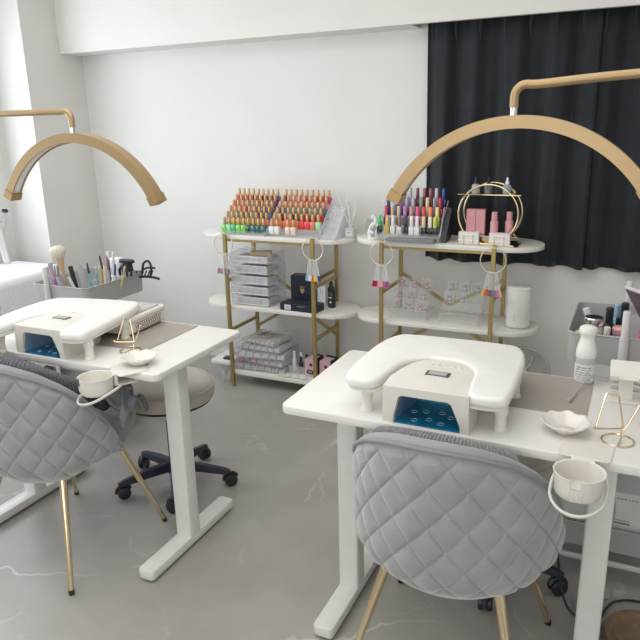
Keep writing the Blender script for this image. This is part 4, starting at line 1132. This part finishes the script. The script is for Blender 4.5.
tag(crumple((-.052, 2.375, TZ+.0), .014, 8, 2.6).obj('yellow_sponge', cmat((.72, .62, .22), .8, 0)), 'yellow sponge behind the white pump bottle top, at the front of the right trolley', 'sponge')
def pinkf(u, v):
    s = .010+.048*(1-v)
    return (.062+(u-.5)*2*s+.010*v, 2.40+.015*math.sin(u*9+v*5), TZ+.13*v+.006*math.sin(u*14))
tag(MB().grid(20, 16, pinkf).obj('pink_pouch', cmat((.78, .16, .34), .6, .1), solid=.01), 'bright pink pointed pouch in the right trolley, beside the front post', 'pouch')
t = thing('clear_box', 'frosted clear box with a white knob in the right trolley', 'box', (.075, 2.60, TZ))
MB().slab(rrect(-.055, .06, -.06, .06, .01, 3), 0, .105, .005, 2).obj('box', M['frost'], t)
MB().lathe([(.004, .105), (.008, .112), (.009, .120), (.003, .126)], 16).obj('knob', M['white'], t)
t = thing('hand_tablet', 'dark slanted tablet leaning in the right trolley at the photo edge', 'tablet', (.062, 2.50, TZ+.155)); t.rotation_euler = (0, R(58), R(35))
MB().slab(rrect(-.10, .10, -.055, .055, .01, 4), -.005, .005, .002, 2).obj('body', M['greyl'], t)
MB().slab(rrect(-.092, .092, -.048, .048, .006, 4), -.0058, -.0048, 0).obj('screen', cmat((.16, .12, .13), .3), t)
# set the whole layout down on the tray floor
for o in [q for q in bpy.data.objects if q not in _before and q.parent is None]:
    o.location = Vector((.002, 2.357, .850-.095+.003)) + .915*(Vector(o.location)-Vector((.004, 2.56, TZ)))
    o.scale = Vector(o.scale)*.915
# white box with printed words on the lowest tray, dark bag in the middle tray
t = thing('white_carton', 'long white carton with printed lines in the bottom tray of the right trolley', 'box', (.0, 2.36, .1035))
MB().box(-.145, .145, -.175, .165, 0, .205).obj('carton', M['label'], t, bevel=.002)
k_ = MB()
for i in range(16): k_.cbox(-.06+.011*i, -.1754, .185, .007 if i % 4 else .004, .0006, .004)
k_.obj('lettering', M['ink'], t)
MB().cbox(.03, -.1754, .105, .10, .0006, .002).obj('printed_line', M['ink'], t); MB().cbox(.055, -.1754, .095, .05, .0006, .006).obj('lettering', M['ink'], t)
tag(crumple((.02, 2.36, .4385), .10, 5, .5, 1.3).obj('foil_bag', M['grey']), 'crumpled grey foil bag in the middle tray of the right trolley', 'bag')
# cables and wicker
tag(MB().tube(catmull([(.020, 2.055, .70), (.024, 2.045, .55), (.016, 2.06, .42), (.030, 2.05, .30), (.008, 2.06, .18), (.014, 2.06, .08), (.012, 2.06, .012)], 8, False), .0032, 8).tube([(.012, 2.06, .010), (.012, 2.06, .030)], .012, 12).slab(rrect(-.018, .042, 2.035, 2.085, .006), 0, .008, .002, 1).obj('power_cable', M['grey']),
    'grey cable dropping from the right-hand desk to a plug on the floor', 'cable')
tag(MB().tube(catmull([(-.125, 1.96, .35), (-.118, 1.95, .18), (-.09, 1.93, .05), (-.055, 1.915, .006), (.0, 1.90, .005), (.02, 1.93, .005), (.06, 2.03, .005), (.16, 2.06, .005), (.3, 2.0, .005)], 8, False), .0038, 8).obj('power_cable', M['black']),
    'black cable looping across the floor behind the right-hand desk leg', 'cable')
t = thing('wicker_basket', 'low round brown wicker basket on the floor at the bottom right corner', 'basket', (.145, 1.865, 0))
b_ = MB().lathe([(.085, 0), (.105, .004), (.112, .020), (.108, .034), (.098, .036), (.094, .03), (.09, .012), (.001, .010)], 48)
for k in range(4): b_.tube(circ((0, 0, .006+.009*k), .108+.003*math.sin(k), 48, 'xy'), .0045, 6, True)
b_.obj('basket', M['wood'], t)
# round glass lid / fan against the wall
t = thing('round_fan', 'round grey translucent fan cover on the floor by the back wall', 'fan', (-.437, 3.30, -.0))
f_ = MB(); f_.tube(circ((0, 0, .285), .118, 48, 'xz'), .010, 8, True); f_.tube(circ((0, 0, .285), .092, 48, 'xz'), .0035, 8, True); f_.obj('rim', cmat((.42, .43, .40), .4), t)
MB().tube([(0, -.004, .285), (0, .004, .285)], .112, 40).obj('cover', M['glasslid'], t)
s_ = MB()
for k in range(5):
    a = 2*PI*k/5+.9; s_.tube(catmull([(0, -.008, .285), (.05*math.cos(a), -.009, .285+.05*math.sin(a)), (.09*math.cos(a+.25), -.008, .285+.09*math.sin(a+.25))], 4, False), .0035, 6)
s_.tube([(0, -.016, .285), (0, 0, .285)], .014, 20); s_.obj('blade', cmat((.55, .56, .53), .4), t)
MB().lathe([(.075, 0), (.075, .012), (.02, .02), (.012, .03), (.012, .175)], 24).obj('stand', cmat((.42, .43, .40), .4), t)
# small black case behind the right desk's mat
tag(MB().slab([(-.10, -.03), (.03, -.03), (.05, .02), (.02, .05), (-.06, .02)], 0, .03, .006, 2).obj('black_pouch', M['black']), 'flat black pouch in the middle tray of the right trolley, half hidden', 'pouch').location = (-.07, 2.22, .4385)

# --- content of the left trolley
LZ = .795-.095+.003
LX, LY = -2.425, 2.45
t = thing('brush_cup', 'clear cup of flat grey nail files at the left end of the left trolley', 'cup', (-2.535, 2.33, LZ))
MB().lathe([(.030, 0), (.032, .003), (.034, .085)], 24, cap1=False).obj('cup', M['acryl_e'], t)
def stick(x, y, z0, dx, dy, dz, w, th_, m, label, cat, name, grp, mt=None, parts=None):
    d = Vector((dx, dy, dz)); L = d.length; d.normalize()
    q = d.to_track_quat('Z', 'Y')
    t = thing(name, label, cat, (x, y, z0), 0, grp); t.rotation_mode = 'QUATERNION'; t.rotation_quaternion = q
    if th_: MB().slab(rrect(-w, w, -th_, th_, min(w, th_)*.6, 3), 0, L, min(w, th_)*.4, 2).obj('body', m, t)
    else: MB().lathe([(w*.8, 0), (w, L*.1), (w, L*.62), (w*.7, L*.68)], 12).obj('body', m, t)
    if mt is not None:
        if th_: MB().slab(rrect(-w*1.02, w*1.02, -th_*1.1, th_*1.1, min(w, th_)*.6, 3), L*.55, L*1.005, min(w, th_)*.4, 2).obj('top', mt, t)
        else: MB().lathe([(w*.75, L*.66), (w*.9, L*.7), (w*.7, L*.97), (w*.3, L)], 12).obj('cap', mt, t)
    return t
GG = 'files and brushes in the left trolley'
fm = cmat((.42, .41, .44), .7, 0)
for i, (dx, h) in enumerate(((-.022, .155), (-.008, .175), (.006, .165), (.016, .170))):
    stick(-2.545+.008*i, 2.32+.004*i, LZ+.004, dx, .004, h, .011, .002, fm, 'grey flat nail file, %s from left in the clear cup' % ORD[i], 'nail file', 'nail_file', 'grey nail files in the clear cup')
for i, (x, dx, h, c) in enumerate(((-2.495, -.045, .135, (.45, .44, .50)), (-2.480, -.050, .150, (.55, .42, .50)), (-2.464, -.048, .105, (.40, .14, .30)), (-2.450, -.040, .12, (.42, .42, .46)))):
    stick(x, 2.30, LZ, dx, .01, h, .009, .0025, cmat(c, .5, 0), ['pale grey', 'pinkish grey', 'short plum', 'cool grey'][i]+' file leaning left beside the front post of the left trolley', 'nail file', 'nail_file', GG)
stick(-2.600+.012, 2.31, LZ+.02, -.022, 0, .11, .0022, 0, fm, 'thin grey rod at the far left of the left trolley', 'rod', 'thin_rod', GG)
# fluffy brush
t = thing('powder_brush', 'large fluffy cream powder brush with tan handle in the left trolley', 'brush', (-2.455, 2.335, LZ)); t.rotation_euler = (0, R(-9), 0)
MB().lathe([(.006, 0), (.007, .10), (.009, .14), (.019, .205), (.0195, .21)], 20).obj('handle', cmat((.55, .38, .22), .35), t)
def fluff(u, v):
    a = 2*PI*u; r = .0185+.019*math.sin(PI*min(1, v*.86))**.8*(1 if v < .6 else max(0, 1-(v-.6)*.0)); 
    rad_ = [.019, .026, .033, .037, .036, .028, .016, .001]; k = v*7; i = min(6, int(k)); q = rad_[i]+(rad_[i+1]-rad_[i])*(k-i)
    q *= 1+.06*math.sin(13*a+3*v)
    zz = [.205, .214, .226, .240, .252, .262, .268, .270]; z = zz[i]+(zz[i+1]-zz[i])*(k-i)
    return (q*math.cos(a), q*math.sin(a), z)
MB().grid(60, 22, fluff, True).obj('bristles', cmat((.76, .69, .58), .95, 0), t)
stick(-2.385, 2.33, LZ, -.045, .01, .170, .012, .003, M['black'], 'black-edged curved nail file in the middle of the left trolley', 'nail file', 'nail_file', GG)
stick(-2.362, 2.36, LZ, -.040, .01, .168, .016, .003, fm, 'broad grey half-moon file behind the black one in the left trolley', 'nail file', 'nail_file', GG)
stick(-2.352, 2.31, LZ, -.065, .0, .125, .008, .002, cmat((.62, .58, .60), .6, 0), 'pale slanting file in front of the black one in the left trolley', 'nail file', 'nail_file', GG)
# gold-lidded small jars
for i, (x, y) in enumerate(((-2.345, 2.33), (-2.315, 2.36), (-2.300, 2.31), (-2.330, 2.40), (-2.275, 2.35))):
    t = thing('small_jar', 'small gold-lidded jar, %s' % ['leftmost in front', 'second from the left', 'nearest the black clip', 'furthest back', 'rightmost'][i]+' of the jars in the left trolley', 'jar', (x, y, LZ), 0, 'gold-lidded jars in the left trolley')
    MB().lathe([(.013, 0), (.014, .002), (.014, .045)], 16).obj('jar', M['liquid'], t)
    MB().lathe([(.0145, .045), (.015, .047), (.015, .066), (.013, .068)], 16).obj('lid', mat('jar_gold_%d' % i, (.60, .48, .26), .35, .5), t)
# pen pot
t = thing('pen_holder', 'clear pen holder packed with brushes in the left trolley', 'holder', (-2.345, 2.47, LZ))
MB().box(-.085, .085, -.045, .045, 0, .085).obj('holder', M['acryl'], t, bevel=.003)
PENS = [(-.075, 'teal', (.20, .45, .52), (.02, .03, .04), .155, -.02), (-.060, 'light blue', (.45, .65, .75), (.3, .55, .68), .135, .0), (-.045, 'aqua', (.22, .50, .60), (.25, .5, .6), .140, .01), (-.030, 'coral', (.62, .30, .24), (.80, .45, .42), .155, .0),
        (-.012, 'amber', (.62, .42, .14), (.55, .40, .18), .150, .005), (.000, 'black and gold', (.60, .48, .28), (.02, .02, .02), .190, -.025), (.014, 'ivory', (.76, .74, .68), (.70, .69, .66), .150, .005), (.026, 'navy', (.04, .07, .22), (.03, .05, .20), .175, .003),
        (.038, 'maroon', (.50, .42, .40), (.30, .12, .16), .195, .006), (.050, 'cream', (.78, .72, .56), (.72, .64, .44), .150, .022), (.062, 'dark blue', (.72, .72, .74), (.05, .08, .28), .160, .03), (.055, 'clear tall', (.75, .77, .79), (.72, .74, .77), .215, .012), (.067, 'clear thin', (.75, .77, .79), (.72, .74, .77), .212, .018), (.078, 'straw yellow', (.70, .62, .38), (.62, .52, .30), .150, .055)]
for i, (dx, nm, c1, c2, h, lean) in enumerate(PENS):
    stick(-2.345+dx*.95, 2.455+.022*(i % 2), LZ+.004, lean, 0, h*1.03, .0066, 0, cmat(c1, .3), '%s coloured pen brush standing in the clear pen holder of the left trolley' % nm, 'pen brush', 'pen_brush', 'pen brushes in the clear holder', cmat(c2, .3))
t = thing('black_clip', 'flat black clip at the front edge of the left trolley tray', 'clip', (-2.300, 2.288, LZ+.05))
MB().box(-.032, .036, -.010, .018, 0, .016).box(-.02, .03, -.006, .014, .016, .024).obj('clip', M['black'], t, bevel=.003)
t = thing('clear_organizer', 'clear organiser box filling the right half of the left trolley', 'organiser', (-2.32, 2.55, LZ))
MB().box(-.05, .055, -.03, .03, 0, .080).obj('box', M['frost'], t, bevel=.004)
MB().tube([(-.045, -.032, .078), (.055, -.032, .092), (.058, -.032, .02)], .0018, 6).obj('edge', M['grey'], t)
t = thing('white_pump', 'white pump dispenser at the back of the left trolley', 'dispenser', (-2.375, 2.60, LZ))
MB().lathe([(.034, 0), (.036, .004), (.036, .06), (.020, .085), (.020, .095)], 26).obj('body', M['white'], t); t.scale = (1.1, 1.1, 1.18)
MB().slab(rrect(-.030, .030, -.018, .018, .008, 4), .095, .142, .006, 3).obj('head', M['white'], t)
MB().lathe([(.003, 0), (.001, .002)], 8, mx=Matrix.Translation((-.002, -.0185, .122)) @ Matrix.Rotation(PI/2, 4, 'X')).obj('dot', M['black'], t)
o = MB().slab(rrect(-.016, .016, -.005, .005, .004, 3), 0, .165, .002, 2).obj('grey_file', M['grey']); o.location = (-2.318, 2.612, LZ)
tag(o, 'wide grey block file standing beside the white pump in the left trolley', 'nail file', GG)
# claw clips hooked on the rim
t = thing('claw_clip', 'large black hair claw clip sitting on the back right corner of the left trolley', 'hair clip', (-2.262, 2.545, .795)); t.scale = (1.2, 1.2, 1.25)
c = MB(); c.slab(stadium(-.036, .036, -.015, .015, 10), .052, .066, .005, 3); c.tube([(0, 0, .02), (0, 0, .056)], .019, 14, rs=[.024, .020])
for k in range(5):
    a = R(200+30*k); c.tube(catmull([(.02*math.cos(a), .014*math.sin(a), .045), (.040*math.cos(a), .022*math.sin(a), .025), (.038*math.cos(a), .024*math.sin(a), .004)], 4, False), .0045, 6)
c.obj('claw', M['black'], t)
t = thing('claw_clip', 'black open claw clip hanging over the right edge of the left trolley', 'hair clip', (-2.232, 2.63, .79)); t.scale = (1.2, 1.2, 1.2)
c = MB(); c.tube(catmull([(-.010, 0, .0), (.005, -.005, .045), (.028, 0, .055), (.040, 0, .03), (.034, 0, .0), (.03, 0, -.012)], 6, False), .0052, 8)
c.tube(catmull([(-.055, -.03, -.018), (-.01, -.01, -.012), (.04, .0, -.012), (.07, .01, -.02)], 6, False), .0055, 8)
c.tube(catmull([(.0, 0, .02), (.03, 0, .028), (.055, .006, .026)], 6, False), .0045, 8)
for k in range(6): c.tube([(-.035+.013*k, -.018+.004*k, -.012), (-.032+.013*k, -.004+.004*k, .012)], .003, 6)
c.obj('claw', M['black'], t)
# white bottles in the middle tray of the left trolley, seen under the top tray
for i, (x, y, h) in enumerate(((-2.305, 2.60, .20), (-2.275, 2.54, .19))):
    t = thing('clear_bottle', ['tall clear bottle', 'shorter clear bottle'][i]+' standing in the middle tray of the left trolley', 'bottle', (x, y, .383), 0, 'bottles in the middle tray')
    MB().lathe([(.022, 0), (.024, .003), (.024, h*.72), (.014, h*.8)], 18).obj('body', M['liquid'], t)
    MB().lathe([(.013, h*.8), (.013, h*.98), (.009, h)], 16).obj('cap', M['white'], t)

# ------------------------------------------------------------------ dust collector on the left desk
t = thing('dust_collector', 'cream desktop dust collector with patterned grille on the left desk', 'appliance', (-1.775, 1.935, DZ+.003), R(3))
MB().slab(rrect(-.125, .122, -.115, .115, .012, 4), .008, .052, .006, 3).obj('housing', M['cream'], t)
MB().slab(rrect(-.130, .127, -.120, .120, .016, 4), .050, .070, .007, 3).obj('top_frame', M['cream'], t)
MB().slab(rrect(-.112, .109, -.102, .102, .010, 4), .0702, .0735, .001, 1).obj('grille', M['grey'], t)
pz = MB(); rr = random.Random(2)
for i in range(10):
    for j in range(9):
        pz.add([(x*.0105-.102+.0215*i+rr.uniform(-.002, .002), y*.009-.092+.0225*j, .0738) for x, y in ((-1, -.3), (.2, -1), (1, .2), (-.1, .9))], [(0, 1, 2, 3)], False)
pz.obj('petal_pattern', cmat((.66, .68, .70), .4, 0), t)
lt = MB()
lt.box(.1212, .1226, -.075, .085, .014, .044); lt.obj('side_vent', cmat((.28, .24, .23), .6, 0), t)
lw = MB()
for i in range(12):
    for j in range(3):
        lw.box(.1224, .1236, -.073+.0133*i+(.004 if j % 2 else 0), -.066+.0133*i+(.004 if j % 2 else 0), .017+.009*j, .023+.009*j)
lw.obj('vent_lattice', M['cream'], t)
pf = MB()
for x in (-.1, .1):
    for y in (-.09, .09): pf.lathe([(.009, 0), (.009, .01)], 12, (x, y, 0))
pf.obj('foot', M['black'], t)

# ------------------------------------------------------------------ treatment bed by the window
t = thing('treatment_bed', 'treatment bed under a white sheet by the left pillar', 'bed', (-3.33, 2.36, 0))
MB().slab(rrect(-.27, .20, -.85, .66, .09, 6), .58, .705, .045, 6).obj('mattress', M['sheet'], t)
def drape(u, v):
    o = rrect(-.275, .205, -.855, .665, .095, 6); n = len(o); k = u*n; i = int(k) % n; j = (i+1) % n; q = k-int(k)
    x = o[i][0]+(o[j][0]-o[i][0])*q; y = o[i][1]+(o[j][1]-o[i][1])*q
    fx = 1+.012*math.sin(u*2*PI*46)*v+.015*v*math.sin(u*31)
    return (x*fx, y*(1+.003*math.sin(u*2*PI*46)*v), .665-.52*v)
MB().grid(420, 8, drape, True).obj('drape', M['sheer'], t)
lg = MB()
for x in (-.2, .13):
    for y in (-.7, .5): lg.tube([(x, y, 0), (x, y, .59)], .02, 12)
lg.obj('leg', M['grey'], t)
def tie(u, v):
    # white tie-back hanging beside the window
    return (-3.560+.010*u+.045*v*v, 2.86+.04*u, 1.10-.40*v)
tag(MB().grid(6, 14, tie).obj('window_blind_cord', M['trim'], solid=.004), 'white curved blind strap hanging beside the window sill at the left edge', 'strap')
t = thing('cord_winder', 'small dark cord knob beside the window at the left edge', 'knob', (-3.605, 2.985, 1.02))
MB().tube([(0, 0, 0), (.03, 0, 0)], .012, 14).obj('knob', M['black'], t)
MB().tube(catmull([(.012, 0, 0), (.018, -.01, -.06), (.012, -.03, -.12), (.02, -.06, -.14), (.018, -.07, -.09), (.015, -.04, -.06)], 6, False), .004, 8).obj('cord', M['grey'], t)

# ------------------------------------------------------------------ light and camera
def area(name, loc, rot, sx, sy, power, col):
    l = bpy.data.lights.new(name, 'AREA'); l.shape = 'RECTANGLE'; l.size = sx; l.size_y = sy; l.energy = power; l.color = col
    o = bpy.data.objects.new(name, l); COL.objects.link(o); o.location = loc; o.rotation_euler = rot; return o
area('window_light', (XL+.04, (WY0+WY1)/2, 1.54), (0, R(-90), 0), 1.25, 2.3, 34, (.88, .94, 1.0))
area('ceiling_panel_light', (-1.2, 1.3, ZC-.02), (0, 0, 0), 2.6, 2.2, 29, (1.0, .975, .935))
area('rear_fill_light', (-.6, YF+.05, 1.5), (R(90), 0, 0), 2.6, 1.6, 27, (1.0, .995, .985))  # soft ambient fill added behind the camera; the front wall has no window
w = bpy.data.worlds.new('world'); SC.world = w; w.use_nodes = True
nt = w.node_tree; bg = nt.nodes['Background']
sky = nt.nodes.new('ShaderNodeTexSky'); sky.sky_type = 'HOSEK_WILKIE'; sky.sun_direction = (-.5, -.4, .76); sky.turbidity = 4
nt.links.new(sky.outputs['Color'], bg.inputs['Color']); bg.inputs['Strength'].default_value = 1.2

cam = bpy.data.cameras.new('camera'); co = bpy.data.objects.new('camera', cam); COL.objects.link(co)
cam.sensor_width = 36; cam.sensor_height = 36; cam.sensor_fit = 'HORIZONTAL'; cam.lens = 36*670.47/640; cam.clip_start = .05
p, r, y = R(16.3225), R(-1.3365), R(25.452)
fw = Vector((-math.sin(y)*math.cos(p), math.cos(y)*math.cos(p), -math.sin(p)))
rt = Vector((math.cos(y), math.sin(y), 0)); up = rt.cross(fw)
r2 = rt*math.cos(r)+up*math.sin(r); u2 = -rt*math.sin(r)+up*math.cos(r)
co.matrix_world = Matrix(((r2.x, u2.x, -fw.x, 0), (r2.y, u2.y, -fw.y, 0), (r2.z, u2.z, -fw.z, 1.5), (0, 0, 0, 1)))
SC.camera = co
SC.view_settings.view_transform = 'Standard'; SC.view_settings.look = 'None'; SC.view_settings.exposure = 0
